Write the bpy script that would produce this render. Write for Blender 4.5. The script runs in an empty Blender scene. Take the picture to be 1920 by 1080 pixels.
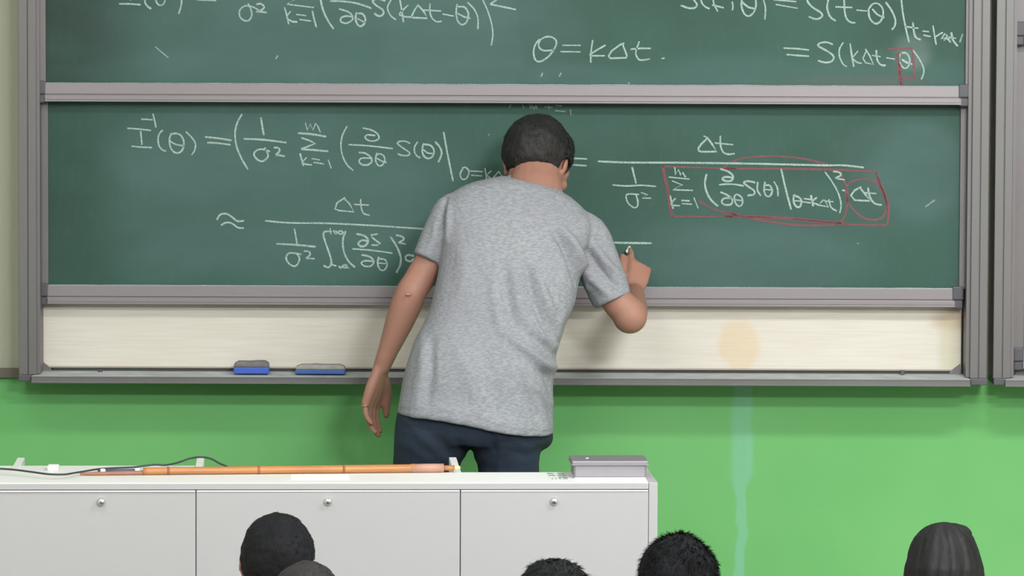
import bpy, bmesh, math, random
from mathutils import Vector, Matrix, Euler, noise
random.seed(7)
S = bpy.context.scene
COL = S.collection
# ------------------------------------------------------------------ camera
F = 9100.0                       # focal length in pixels of the 1920x1080 frame
CAMLOC = Vector((0.0, -13.0, 2.07))
TILT, ROLL = math.radians(3.8), math.radians(0.22)
cd = bpy.data.cameras.new('camera'); cd.lens = F / 1920 * 36; cd.sensor_width = 36; cd.clip_end = 60
cam = bpy.data.objects.new('camera', cd); COL.objects.link(cam)
CM = Matrix.Translation(CAMLOC) @ Matrix.Rotation(math.pi/2 - TILT, 4, 'X') @ Matrix.Rotation(ROLL, 4, 'Z')
cam.matrix_world = CM
S.camera = cam
# ------------------------------------------------------------------ colour, world, lamps
S.view_settings.view_transform = 'Standard'; S.view_settings.look = 'None'
S.view_settings.gamma = 1; S.view_settings.use_curve_mapping = False
S.view_settings.exposure = 0.08
w = bpy.data.worlds.new('world'); S.world = w; w.use_nodes = True
w.node_tree.nodes['Background'].inputs[0].default_value = (0.80, 0.88, 0.86, 1)
w.node_tree.nodes['Background'].inputs[1].default_value = 0.30
def lamp(x, y, z, sx, sy, p, rx=0.0):
    l = bpy.data.lights.new('ceiling_lamp', 'AREA'); l.shape = 'RECTANGLE'; l.size = sx; l.size_y = sy
    l.energy = p; l.color = (0.97, 0.985, 1.0)
    o = bpy.data.objects.new('ceiling_lamp', l); o.location = (x, y, z); o.rotation_euler = (math.radians(rx), 0, 0)
    COL.objects.link(o)
for y_, z_, pl, pr, rx_ in ((-2.75, 3.25, 18, 62, 18), (-6.4, 3.6, 36, 130, 40), (-10.6, 3.8, 60, 240, 58)):
    lamp(-1.5, y_, z_, 1.2, 0.28, pl, rx_); lamp(1.75, y_, z_, 1.2, 0.28, pr, rx_)
# ------------------------------------------------------------------ pixel to place
def ray(px, py):
    return (CM.to_3x3() @ Vector(((px-960)/F, (540-py)/F, -1))).normalized()
def W(px, py, Y):
    d = ray(px, py); t = (Y - CAMLOC.y) / d.y
    return CAMLOC + d*t
def ZX(px, Y, py=360): return W(px, py, Y).x
def ZZ(py, Y, px=960): return W(px, py, Y).z
def plane_hit(px, py, p0, n):
    d = ray(px, py); t = (p0 - CAMLOC).dot(n) / d.dot(n)
    return CAMLOC + d*t
CI = CM.inverted()
def PX(p):
    q = CI @ p
    return (960 + F*q.x/-q.z, 540 - F*q.y/-q.z)
# ------------------------------------------------------------------ materials
def lin(c):
    r = []
    for v in c:
        v /= 255
        r.append(v/12.92 if v <= .04045 else ((v+.055)/1.055)**2.4)
    return tuple(r) + (1,)
def mat(name, col, rough=.6, metal=0.0, var=0.0, vscale=8, bump=0.0, bscale=60, stretch=(1,1,1), spec=.5, col2=None):
    m = bpy.data.materials.new(name); m.use_nodes = True
    nt = m.node_tree; b = nt.nodes['Principled BSDF']
    b.inputs['Roughness'].default_value = rough; b.inputs['Metallic'].default_value = metal
    b.inputs['Specular IOR Level'].default_value = spec
    c = lin(col); b.inputs['Base Color'].default_value = c
    tc = nt.nodes.new('ShaderNodeTexCoord'); mp = nt.nodes.new('ShaderNodeMapping')
    nt.links.new(tc.outputs['Object'], mp.inputs['Vector']); mp.inputs['Scale'].default_value = stretch
    if var or col2:
        n = nt.nodes.new('ShaderNodeTexNoise'); n.inputs['Scale'].default_value = vscale; n.inputs['Detail'].default_value = 5
        nt.links.new(mp.outputs[0], n.inputs['Vector'])
        r = nt.nodes.new('ShaderNodeValToRGB'); nt.links.new(n.outputs['Fac'], r.inputs[0])
        r.color_ramp.elements[0].position = .3; r.color_ramp.elements[1].position = .7
        c2 = lin(col2) if col2 else tuple(min(1, v*(1+var)) for v in c[:3]) + (1,)
        c1 = c if col2 else tuple(v*(1-var) for v in c[:3]) + (1,)
        r.color_ramp.elements[0].color = c1; r.color_ramp.elements[1].color = c2
        nt.links.new(r.outputs[0], b.inputs['Base Color'])
    if bump:
        n2 = nt.nodes.new('ShaderNodeTexNoise'); n2.inputs['Scale'].default_value = bscale; n2.inputs['Detail'].default_value = 4
        nt.links.new(mp.outputs[0], n2.inputs['Vector'])
        bp = nt.nodes.new('ShaderNodeBump'); bp.inputs['Strength'].default_value = bump; bp.inputs['Distance'].default_value = .004
        nt.links.new(n2.outputs['Fac'], bp.inputs['Height']); nt.links.new(bp.outputs[0], b.inputs['Normal'])
    return m
class NB:
    """small node builder on one material"""
    def __init__(s, m): s.nt = m.node_tree; s.b = s.nt.nodes['Principled BSDF']
    def n(s, t, **k):
        x = s.nt.nodes.new(t)
        for a, v in k.items(): setattr(x, a, v)
        return x
    def val(s, sock, v):
        if hasattr(v, 'is_linked') or hasattr(v, 'links'): s.nt.links.new(v, sock)
        else: sock.default_value = v
    def math(s, op, a, b=0.0, c=None, clamp=False):
        x = s.n('ShaderNodeMath', operation=op); x.use_clamp = clamp
        s.val(x.inputs[0], a); s.val(x.inputs[1], b)
        if c is not None: s.val(x.inputs[2], c)
        return x.outputs[0]
    def noise(s, vec, scale, detail=3, stretch=(1,1,1), loc=(0,0,0)):
        mp = s.n('ShaderNodeMapping'); mp.inputs['Scale'].default_value = stretch; mp.inputs['Location'].default_value = loc
        s.nt.links.new(vec, mp.inputs[0]); x = s.n('ShaderNodeTexNoise'); x.inputs['Scale'].default_value = scale
        x.inputs['Detail'].default_value = detail; s.nt.links.new(mp.outputs[0], x.inputs['Vector']); return x.outputs['Fac']
    def step(s, v, a, b):
        x = s.n('ShaderNodeMapRange'); x.interpolation_type = 'SMOOTHSTEP'
        s.val(x.inputs[0], v); x.inputs[1].default_value = a; x.inputs[2].default_value = b
        return x.outputs[0]
    def mix(s, f, a, b):
        x = s.n('ShaderNodeMix', data_type='RGBA'); s.val(x.inputs[0], f); s.val(x.inputs[6], a); s.val(x.inputs[7], b)
        return x.outputs[2]
    def xyz(s):
        tc = s.n('ShaderNodeNewGeometry'); sp = s.n('ShaderNodeSeparateXYZ'); s.nt.links.new(tc.outputs['Position'], sp.inputs[0])
        return tc.outputs['Position'], sp.outputs[0], sp.outputs[1], sp.outputs[2]
    def blob(s, X, Z, cx, cz, rx, rz, soft=.5, wob=None):
        """soft ellipse mask: 1 inside, 0 outside"""
        a = s.math('DIVIDE', s.math('SUBTRACT', X, cx), rx); b = s.math('DIVIDE', s.math('SUBTRACT', Z, cz), rz)
        d = s.math('SQRT', s.math('ADD', s.math('MULTIPLY', a, a), s.math('MULTIPLY', b, b)))
        if wob is not None: d = s.math('ADD', d, wob)
        return s.math('SUBTRACT', 1.0, s.step(d, 1-soft, 1+soft))
    def out(s, c): s.nt.links.new(c, s.b.inputs['Base Color'])
ALU = mat('aluminium', (107, 106, 105), .42, .35, var=.05, vscale=3, stretch=(1,1,.3))
ALU_IN = mat('aluminium_inner', (110, 106, 106), .45, .35, var=.06, vscale=4)
ALU_RAIL = mat('aluminium_rail', (134, 128, 130), .4, .3, var=.05, vscale=3, stretch=(.4,1,1))
PLASTIC = mat('grey_plastic', (76, 75, 79), .5, var=.06)
DARK = mat('dark_gap', (45, 45, 46), .8, var=.1)
DESK = mat('pale_laminate', (178, 179, 179), .55, var=.012, vscale=3, bump=.02, bscale=400)
DESKTOP = mat('white_laminate', (240, 242, 238), .45, var=.012, vscale=3)
SEAM = mat('seam_grey', (120, 120, 122), .8)  # plain grey for the door gaps and plinth
CHROME = mat('chrome', (225, 225, 225), .32, 1.0, var=.02)
TIN = mat('brushed_tin', (152, 149, 154), .5, .6, var=.04, vscale=5, stretch=(.2,1,6), bump=.04, bscale=150)
BAMBOO = mat('bamboo', (182, 124, 74), .4, var=.18, vscale=14, stretch=(.25,5,5), bump=.05)
BAMBOO_D = mat('bamboo_node', (150, 92, 55), .5, var=.15, vscale=30)
TAPE = mat('tape', (186, 142, 124), .55, var=.05, vscale=40)
CORK = mat('pale_tip', (214, 206, 168), .6, var=.05)
PAPER = mat('paper', (252, 252, 248), .8, var=.01)
BLUE = mat('blue_plastic', (54, 88, 180), .45, var=.05, vscale=20)
BLUE2 = mat('worn_blue_plastic', (54, 90, 150), .5, var=.14, vscale=30)
FELT = mat('grey_felt', (118, 113, 114), .95, var=.18, vscale=45, bump=.7, bscale=90)
FELT2 = mat('chalky_felt', (160, 157, 152), .95, var=.16, vscale=35, bump=.7, bscale=90)
RUBBER = mat('black_rubber', (52, 58, 60), .5, var=.05)
INK = mat('ink', (60, 100, 85), .7, var=.05)
SKIN = mat('skin', (158, 116, 99), .55, var=.07, vscale=14, bump=.08, bscale=220, spec=.35)
SKIN2 = mat('student_skin', (186, 130, 116), .55, var=.06, vscale=14, spec=.35)
HAIR = mat('black_hair', (33, 32, 30), .62, var=.35, vscale=20, stretch=(1,1,.5), bump=.5, bscale=160, spec=.35)
HAIR2 = mat('student_black_hair', (20, 21, 24), .75, var=.35, vscale=24, bump=.5, bscale=180, spec=.25)
HAIR3 = mat('grey_brown_hair', (40, 37, 37), .75, var=.3, vscale=30, bump=.5, bscale=180, spec=.4)
HAIR4 = mat('long_dark_hair', (19, 19, 20), .62, var=.5, vscale=30, stretch=(1,1,.12), bump=.4, bscale=90, spec=.35)
JEANS = mat('navy_denim', (25, 38, 53), .88, var=.30, vscale=7, bump=.35, bscale=300)
SHOE = mat('shoe_leather', (40, 36, 34), .5, var=.1)
SOLE = mat('shoe_sole', (30, 30, 30), .8, var=.1)
WHITE_EYE = mat('eye_white', (225, 222, 215), .3, var=.02); IRIS = mat('iris', (45, 30, 22), .3, var=.1)
LIP = mat('lip', (165, 96, 88), .5, var=.05)
GOLD = mat('ring_metal', (225, 205, 170), .25, 1.0, var=.02)
CLOTH_A = mat('navy_shirt', (56, 62, 80), .9, var=.08, bump=.2); CLOTH_B = mat('grey_shirt', (120, 120, 124), .9, var=.08, bump=.2)
CLOTH_C = mat('black_shirt', (44, 44, 46), .9, var=.08, bump=.2); CLOTH_D = mat('white_shirt', (200, 198, 194), .9, var=.05, bump=.2)
TROUS = mat('dark_trousers', (48, 50, 58), .9, var=.1, bump=.2)
FLOOR = mat('grey_terrazzo', (186, 184, 178), .5, var=.12, vscale=60)
STAGE = mat('stage_boards', (186, 180, 168), .5, var=.15, vscale=5, stretch=(.3,3,3))
WALLP = mat('side_wall_paint', (232, 231, 226), .85, var=.03)
BENCH = mat('bench_wood', (176, 140, 98), .5, var=.12, vscale=6, stretch=(.3,3,3))
# heather grey jersey
TEE = mat('heather_jersey', (190, 193, 197), .95, spec=.15)
nb = NB(TEE); V, X_, Y_, Z_ = nb.xyz()
fl = nb.noise(V, 260, 3, (.35, .35, 1.2)); bl = nb.noise(V, 5, 2)
c = nb.mix(nb.step(fl, .36, .66), lin((134,138,142)), lin((156,159,162)))
c = nb.mix(nb.math('MULTIPLY', nb.step(bl, .35, .7), .30), c, lin((142,139,148)))
nb.out(c)
bp = nb.n('ShaderNodeBump'); bp.inputs['Strength'].default_value = .18; bp.inputs['Distance'].default_value = .003
nb.nt.links.new(nb.noise(V, 240, 2), bp.inputs['Height']); nb.nt.links.new(bp.outputs[0], nb.b.inputs['Normal'])
# ------------------------------------------------------------------ object helpers
def tag(o, label=None, cat=None, group=None, kind=None):
    if label: o['label'] = label
    if cat: o['category'] = cat
    if group: o['group'] = group
    if kind: o['kind'] = kind
    return o
def empty(name, loc, rz=0.0):
    o = bpy.data.objects.new(name, None); o.location = loc; o.rotation_euler = (0,0,rz); o.empty_display_size = .1
    COL.objects.link(o); return o
def obj(name, bm, m, parent=None, smooth=False, world=False):
    """link a bmesh as one mesh object; world=True: its coordinates are world ones although it has a parent"""
    me = bpy.data.meshes.new(name); bm.normal_update(); bm.to_mesh(me); bm.free()
    for x in (m if isinstance(m, (list, tuple)) else [m]): me.materials.append(x)
    if smooth: me.polygons.foreach_set('use_smooth', [True]*len(me.polygons))
    o = bpy.data.objects.new(name, me); COL.objects.link(o)
    if parent is not None:
        o.parent = parent
        if world:
            t = Matrix.Identity(4); p = parent
            while p is not None: t = p.matrix_basis @ t; p = p.parent
            me.transform(t.inverted())
    return o
def box(bm, x0, x1, y0, y1, z0, z1, bev=0.0, mi=0):
    r = bmesh.ops.create_cube(bm, size=1)
    for v in r['verts']:
        v.co = Vector(((x0+x1)/2 + v.co.x*(x1-x0), (y0+y1)/2 + v.co.y*(y1-y0), (z0+z1)/2 + v.co.z*(z1-z0)))
    fs = list({f for v in r['verts'] for f in v.link_faces})
    for f in fs: f.material_index = mi
    if bev:
        es = list({e for v in r['verts'] for e in v.link_edges})
        bmesh.ops.bevel(bm, geom=es, offset=bev, segments=2, affect='EDGES', profile=.5)
    return bm
def bx(*a, **k): return box(bmesh.new(), *a, **k)
def frame_of(t, ref=Vector((1,0,0))):
    t = t.normalized(); u = ref - t*ref.dot(t)
    if u.length < .05: ref = Vector((0,1,0)); u = ref - t*ref.dot(t)
    u.normalize(); return u, t.cross(u)
def tube(bm, pts, rad, seg=14, ref=Vector((1,0,0)), cap=True, sub=1, mi=0):
    """tapered tube through pts; rad: r or (a along ref, b across)"""
    rad = [(r, r) if not isinstance(r, tuple) else r for r in rad]
    P, R = [], []
    n = len(pts)
    if sub > 1 and n > 2:
        for i in range(n-1):
            p0, p1, p2, p3 = pts[max(i-1,0)], pts[i], pts[i+1], pts[min(i+2,n-1)]
            for k in range(sub):
                t = k/sub
                P.append(.5*((2*p1)+(p2-p0)*t+(2*p0-5*p1+4*p2-p3)*t*t+(3*p1-p0-3*p2+p3)*t**3))
                R.append((rad[i][0]*(1-t)+rad[i+1][0]*t, rad[i][1]*(1-t)+rad[i+1][1]*t))
        P.append(pts[-1]); R.append(rad[-1])
    else: P, R = list(pts), rad
    n = len(P)
    if cap:
        a, b = P[0]-(P[1]-P[0]).normalized()*min(R[0])*.75, P[-1]+(P[-1]-P[-2]).normalized()*min(R[-1])*.75
        P2 = [a, P[0]-(P[1]-P[0]).normalized()*min(R[0])*.4] + P + [P[-1]+(P[-1]-P[-2]).normalized()*min(R[-1])*.4, b]
        R2 = [(R[0][0]*.35, R[0][1]*.35), (R[0][0]*.8, R[0][1]*.8)] + R + [(R[-1][0]*.8, R[-1][1]*.8), (R[-1][0]*.35, R[-1][1]*.35)]
        P, R = P2, R2; n = len(P)
    rings = []
    for i in range(n):
        t = P[min(i+1,n-1)] - P[max(i-1,0)]
        u, v = frame_of(t, ref)
        rings.append([bm.verts.new(P[i] + u*math.cos(a)*R[i][0] + v*math.sin(a)*R[i][1]) for a in [2*math.pi*k/seg for k in range(seg)]])
    fs = []
    for i in range(n-1):
        for k in range(seg):
            fs.append(bm.faces.new((rings[i][k], rings[i][(k+1)%seg], rings[i+1][(k+1)%seg], rings[i+1][k])))
    fs.append(bm.faces.new(rings[0][::-1])); fs.append(bm.faces.new(rings[-1]))
    for f in fs: f.material_index = mi
    return bm
def ell(bm, c, r, M=None, seg=20):
    """ellipsoid with radii r at c, in the frame M"""
    T = Matrix.Translation(c) @ Matrix.Diagonal(Vector((r[0], r[1], r[2], 1)))
    if M is not None: T = M @ T
    bmesh.ops.create_uvsphere(bm, u_segments=seg, v_segments=seg//2+2, radius=1, matrix=T)
    return bm
def loft(bm, rings, seg=32, pw=2.4):
    """rings: (left point, right point, half depth); closed body with flat ends"""
    R = []
    for a, b, d in rings:
        c = (a+b)/2; h = (b-a)/2
        ring = []
        for k in range(seg):
            t = 2*math.pi*k/seg; cs, sn = math.cos(t), math.sin(t)
            q = 2/pw
            ring.append(bm.verts.new(c + h*math.copysign(abs(cs)**q, cs) + Vector((0,1,0))*d*math.copysign(abs(sn)**q, sn)))
        R.append(ring)
    for i in range(len(R)-1):
        for k in range(seg):
            bm.faces.new((R[i][k], R[i][(k+1)%seg], R[i+1][(k+1)%seg], R[i+1][k]))
    bm.faces.new(R[0][::-1]); bm.faces.new(R[-1])
    return bm
def smoothrings(rings, sub=4):
    out = []; n = len(rings)
    def cr(p0, p1, p2, p3, t): return .5*((2*p1)+(p2-p0)*t+(2*p0-5*p1+4*p2-p3)*t*t+(3*p1-p0-3*p2+p3)*t**3)
    for i in range(n-1):
        q = [rings[max(i-1,0)], rings[i], rings[i+1], rings[min(i+2,n-1)]]
        for k in range(sub):
            out.append(tuple(cr(q[0][j], q[1][j], q[2][j], q[3][j], k/sub) for j in range(3)))
    out.append(rings[-1]); return out
def fuse(bm, voxel, smooth=4, fac=.5):
    """melt overlapping closed shapes of a bmesh into one continuous surface"""
    bmesh.ops.recalc_face_normals(bm, faces=bm.faces)
    me = bpy.data.meshes.new('tmp'); bm.to_mesh(me); bm.free()
    o = bpy.data.objects.new('tmp', me); COL.objects.link(o)
    md = o.modifiers.new('r', 'REMESH'); md.mode = 'VOXEL'; md.voxel_size = voxel
    s = o.modifiers.new('s', 'SMOOTH'); s.iterations = smooth; s.factor = fac
    bpy.context.view_layer.update()
    ev = o.evaluated_get(bpy.context.evaluated_depsgraph_get()); m2 = bpy.data.meshes.new_from_object(ev)
    b = bmesh.new(); b.from_mesh(m2)
    bpy.data.objects.remove(o); bpy.data.meshes.remove(me); bpy.data.meshes.remove(m2)
    return b
# ================================================================== the room
FLOORZ = -0.30
def struct(name, bm, m): return tag(obj(name, bm, m), kind='structure')
struct('floor', bx(-5, 5, -14.5, .25, FLOORZ-.1, FLOORZ), FLOOR)
struct('bench_2', bx(-4.6, 4.6, -1.75, 0, FLOORZ, 0.0, bev=.006), STAGE)          # the teaching platform
struct('wall_left', bx(-4.75, -4.6, -14.5, .25, FLOORZ, 4.0), WALLP)
struct('wall_right', bx(4.6, 4.75, -14.5, .25, FLOORZ, 4.0), WALLP)
struct('wall_back', bx(-4.75, 4.75, -14.65, -14.5, FLOORZ, 4.0), WALLP)
struct('ceiling', bx(-4.75, 4.75, -14.65, .25, 4.0, 4.1), WALLP)
ZDADO = ZZ(700, 0)
# green paint below, cream above, a pale leak streak running down from the tray
WG = mat('green_and_cream_paint', (104, 190, 102), .7, spec=.3)
nb = NB(WG); V, X_, Y_, Z_ = nb.xyz()
g = nb.mix(nb.step(nb.noise(V, 1.6, 3), .3, .7), lin((102, 173, 101)), lin((112, 180, 109)))
sx = ZX(1389, 0, 900); wob = nb.math('MULTIPLY', nb.math('SUBTRACT', nb.noise(V, 10, 3, (1,1,.8)), .5), .045)
zt = ZZ(740, 0); zb = ZZ(1075, 0)
hw = nb.math('ADD', .013, nb.math('MULTIPLY', nb.step(Z_, ZZ(930,0), ZZ(880,0)), .013))
dx = nb.math('ABSOLUTE', nb.math('ADD', nb.math('SUBTRACT', X_, sx), wob))
st = nb.math('SUBTRACT', 1.0, nb.step(nb.math('DIVIDE', dx, hw), .6, 1.35))
st = nb.math('MULTIPLY', st, nb.math('ADD', .25, nb.math('MULTIPLY', nb.noise(V, 30, 3, (1,1,.1)), .6)))
g = nb.mix(st, g, lin((126, 186, 158)))
c = nb.mix(nb.step(Z_, ZDADO-.002, ZDADO+.002), g, lin((166, 169, 148)))
nb.out(c)
struct('wall_front', bx(-4.75, 4.75, 0, .2, FLOORZ, 4.0), WG)
struct('bench_1', bx(-4.6, ZX(37, -.02, 700), -.02, 0, ZZ(709, -.02, 30), ZZ(691, -.02, 30), bev=.003), mat('dark_dado_strip', (96, 92, 78), .7, var=.1))
# ================================================================== sliding chalkboards
def board_mat(name, smears_and_shade, base=(46, 77, 66), seed=0):
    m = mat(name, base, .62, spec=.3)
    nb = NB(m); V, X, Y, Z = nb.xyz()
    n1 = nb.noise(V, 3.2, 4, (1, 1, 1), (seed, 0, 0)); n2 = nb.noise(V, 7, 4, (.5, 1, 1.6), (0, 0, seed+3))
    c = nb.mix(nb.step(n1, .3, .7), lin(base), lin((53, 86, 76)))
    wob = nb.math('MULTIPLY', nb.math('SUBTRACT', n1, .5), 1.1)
    for cx, cz, rx, rz, k, soft, col in smears_and_shade:
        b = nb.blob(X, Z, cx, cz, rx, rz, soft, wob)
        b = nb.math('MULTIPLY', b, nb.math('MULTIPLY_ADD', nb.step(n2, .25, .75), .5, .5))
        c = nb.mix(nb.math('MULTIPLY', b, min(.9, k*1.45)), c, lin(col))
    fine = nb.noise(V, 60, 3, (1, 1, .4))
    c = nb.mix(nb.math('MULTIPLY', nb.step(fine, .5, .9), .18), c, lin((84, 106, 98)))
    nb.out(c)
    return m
YB, YL, YU = -.030, -.062, -.098     # faces of backing board, rear panel, front panel
DUST = (72, 102, 98)
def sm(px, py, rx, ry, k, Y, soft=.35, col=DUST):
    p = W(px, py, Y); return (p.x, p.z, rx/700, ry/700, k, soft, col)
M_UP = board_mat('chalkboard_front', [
    sm(130, 70, 130, 190, .6, YU, .5, (34, 50, 44)),  # dark left end: light falloff painted into the unwiped board
    sm(620, 60, 400, 170, .55, YU), sm(330, 150, 180, 60, .25, YU), sm(1500, 150, 330, 50, .4, YU), sm(1100, 150, 120, 30, .3, YU),
    sm(840, 100, 130, 200, .28, YU, .1), sm(1560, 152, 150, 10, .22, YU, .6, (104, 88, 88)), sm(1712, 96, 30, 26, .2, YU, .5, (150,165,160))], seed=1)
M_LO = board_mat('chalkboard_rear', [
    sm(110, 400, 100, 260, .5, YL, .5, (38, 66, 54)),  # unwiped left strip, with the fall in light also painted darker
    sm(560, 370, 340, 180, .5, YL), sm(330, 280, 130, 90, .3, YL), sm(300, 500, 90, 40, .25, YL), sm(1420, 490, 220, 70, .4, YL),
    sm(1730, 330, 90, 90, .42, YL, .3), sm(1690, 290, 110, 60, .25, YL, .3), sm(1500, 400, 320, 60, .15, YL), sm(1250, 480, 170, 60, .2, YL)], seed=5)
M_R = board_mat('chalkboard_side', [], base=(52, 88, 76), seed=9)
CREAM = mat('cream_backing', (222, 214, 192), .6, spec=.3)
nb = NB(CREAM); V, X, Y, Z = nb.xyz()
c = nb.mix(nb.step(nb.noise(V, 90, 3, (.08, 1, 2.2)), .3, .7), lin((206, 200, 186)), lin((212, 207, 196)))
w2 = nb.math('MULTIPLY', nb.math('SUBTRACT', nb.noise(V, 12, 3), .5), .7)
p = W(1386, 645, YB)
c = nb.mix(nb.math('MULTIPLY', nb.blob(X, Z, p.x, p.z, .058, .066, .22, w2), .40), c, lin((212, 180, 128)))
p = W(1793, 600, YB)
c = nb.mix(nb.math('MULTIPLY', nb.blob(X, Z, p.x, p.z, .06, .03, .5, w2), .6), c, lin((170, 140, 110)))
p = W(1780, 650, YB)
c = nb.mix(nb.math('MULTIPLY', nb.blob(X, Z, p.x, p.z, .03, .09, .4, w2), .5), c, lin((190, 186, 150)))
nb.out(c)

ZTOP = ZZ(-470, YU)
ZTRAY_T, ZTRAY_B = ZZ(708, -.165), ZZ(721, -.165)
def rail(parent, x0, x1, zt, zb, yf, yface):
    """bottom rail of a panel: flat upper strip, groove, lower lip"""
    h = zt - zb; bm = bmesh.new()
    box(bm, x0, x1, yf, yface+.018, zt-h*.60, zt, bev=.0015)
    box(bm, x0, x1, yf+.004, yface+.018, zt-h*.67, zt-h*.60)
    box(bm, x0, x1, yf, yface+.018, zb+h*.10, zt-h*.67, bev=.0012)
    box(bm, x0, x1, yf-.003, yface+.018, zb, zb+h*.10, bev=.0008)
    r = obj('rail', bm, ALU_RAIL, parent, world=True)
    d = bmesh.new(); n = int((x1-x0)/.02); pts = []
    for i in range(n+1):
        x = x0 + (x1-x0)*i/n; t = .0012 + .0022*abs(noise.noise(Vector((x*9, zt, 0))))
        pts.append((x, t))
    for (xa, ta), (xb, tb) in zip(pts, pts[1:]):
        vs = [d.verts.new(q) for q in ((xa, yf+.002, zt), (xb, yf+.002, zt), (xb, yf+.003, zt+tb), (xa, yf+.003, zt+ta),
                                       (xa, yface, zt), (xb, yface, zt), (xb, yface, zt+tb*.6), (xa, yface, zt+ta*.6))]
        for f in ((0,1,2,3), (3,2,6,7), (4,7,6,5)): d.faces.new([vs[i] for i in f])
    tag(obj('chalk_dust', d, CHALK_D, parent, world=True), kind='stuff')
    return r
def chalk_mat(name, col, lo, hi):
    m = mat(name, col, .95, spec=.1)
    nb = NB(m); V, X, Y, Z = nb.xyz()
    n = nb.noise(V, 420, 2); n2 = nb.noise(V, 25, 2)
    a = nb.math('ADD', nb.step(n, .35, .62), nb.math('MULTIPLY', nb.step(n2, .35, .65), .25))
    mr = nb.n('ShaderNodeMapRange'); nb.val(mr.inputs[0], a); mr.inputs[2].default_value = 1.25
    mr.inputs[3].default_value = lo; mr.inputs[4].default_value = hi
    nb.nt.links.new(mr.outputs[0], nb.b.inputs['Alpha'])
    return m
CHALK = chalk_mat('white_chalk', (172, 194, 185), .42, .92)
CHALK_F = chalk_mat('faint_chalk', (190, 205, 198), .10, .38)
CHALK_D = chalk_mat('chalk_dust', (165, 185, 180), .5, .9)
RED = chalk_mat('red_chalk', (150, 100, 105), .32, .66)
def unit(name, dx, ub, lb, label, writing=False, right_px=None):
    """dx: shift in pixels; ub, lb: pixel rows (top, bottom) of the bottom rails of front and rear panel"""
    YF = -.13
    def x(px, Y): return ZX(px+dx, Y)
    t = empty(name, (x(945, 0), 0, ZTRAY_B)); tag(t, label, 'chalkboard')
    # outer posts, two grooved faces each
    for side, (a, b) in enumerate(((34.5, 67.5), (1822, 1854))):
        bm = bmesh.new(); xa, xb = x(a, YF), x(b, YF); xm = xa + (xb-xa)*(.5 if side else .52)
        zb_ = ZZ(706, YF)
        box(bm, xa, xm-.001, YF, 0, zb_, ZTOP, bev=.0015); box(bm, xm+.001, xb, YF+.002, 0, zb_, ZTOP, bev=.0015)
        box(bm, xm-.0012, xm+.0012, YF+.006, 0, zb_, ZTOP)
        obj('post', bm, ALU, t, world=True)
        # foot cap
        fa, fb = (x(47, YF), x(59, YF)) if not side else (x(1823, YF), x(1840, YF))
        obj('foot_cap', bx(min(fa, xa), max(fb, xa), YF-.02, 0, ZTRAY_B+.002, zb_+.001, bev=.002) if not side else
            bx(x(1822, YF), xb, YF-.02, 0, ZTRAY_B+.002, zb_+.001, bev=.002), PLASTIC, t, world=True)
    # guide channels inside the posts
    for a, b in ((67.5, 74), (1815, 1822)):
        obj('guide_channel', bx(x(a, YF), x(b, YF), YF+.012, 0, ZZ(705, YF), ZTOP), ALU_IN, t, world=True)
    obj('top_beam', bx(x(34.5, YF), x(1854, YF), YF, 0, ZTOP, ZTOP+.05, bev=.003), ALU, t, world=True)
    obj('backing_board', bx(x(74, YB), x(1805, YB), YB, -.002, ZZ(692, YB), ZTOP, bev=.001), CREAM, t, world=True)
    for nm, Yf, (rt, rb), l, r, col, top in (('rear', YL, lb, 90, 1800, M_LO, None), ('front', YU, ub, 86, 1808, M_UP, None)):
        zt, zb2 = ZZ(rt, Yf-.015), ZZ(rb, Yf-.015)
        ztop = zt + 600/700
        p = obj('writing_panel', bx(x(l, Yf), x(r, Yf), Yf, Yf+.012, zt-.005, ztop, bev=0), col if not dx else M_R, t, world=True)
        tag(p, ('front' if nm == 'front' else 'rear') + ' green writing panel, ' + ('upper' if nm == 'front' else 'lower') + ' of the two')
        w_ = 19 if nm == 'front' else 20
        for sa, sb in ((l-w_, l+1), (r-1, r+(12 if nm == 'front' else 18))):
            obj('stile', bx(x(sa, Yf), x(sb, Yf), Yf-.010, Yf+.014, zt-.002, ztop+.02, bev=.0015), ALU_IN, p, world=True)
        rail(p, x(l-1, Yf), x(r-8, Yf), zt, zb2, Yf-.015, Yf)
        obj('rail', bx(x(l-w_, Yf), x(r+12, Yf), Yf-.010, Yf+.014, ztop, ztop+.03, bev=.002), ALU_RAIL, p, world=True)
        hb = zt - zb2
        for sa, sb in ((l-w_+1, l+1), (r-14, r+8)):
            bm = bmesh.new()
            box(bm, x(sa, Yf), x(sb, Yf), Yf-.017, Yf+.016, zt-hb*.62, zt+.006, bev=.004)
            box(bm, x(sa, Yf)+.002, x(sb, Yf)-.002, Yf-.012, Yf+.016, zb2-.004, zt-hb*.62, bev=.003)
            tag(obj('corner_block', bm, PLASTIC, p, world=True), None)
        if writing: WR[nm] = p
    # chalk tray
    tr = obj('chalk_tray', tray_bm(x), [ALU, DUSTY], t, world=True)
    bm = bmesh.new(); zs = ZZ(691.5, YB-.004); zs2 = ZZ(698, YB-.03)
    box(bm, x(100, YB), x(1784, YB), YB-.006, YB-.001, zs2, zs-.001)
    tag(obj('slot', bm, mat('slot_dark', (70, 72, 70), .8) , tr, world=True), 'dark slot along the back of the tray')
    bm = bx(x(76, YB), x(1803, YB), YB-.012, YB-.001, zs-.001, zs+.0025, bev=.0008)
    obj('edging', bm, CREAM_E, tr, world=True)
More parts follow.
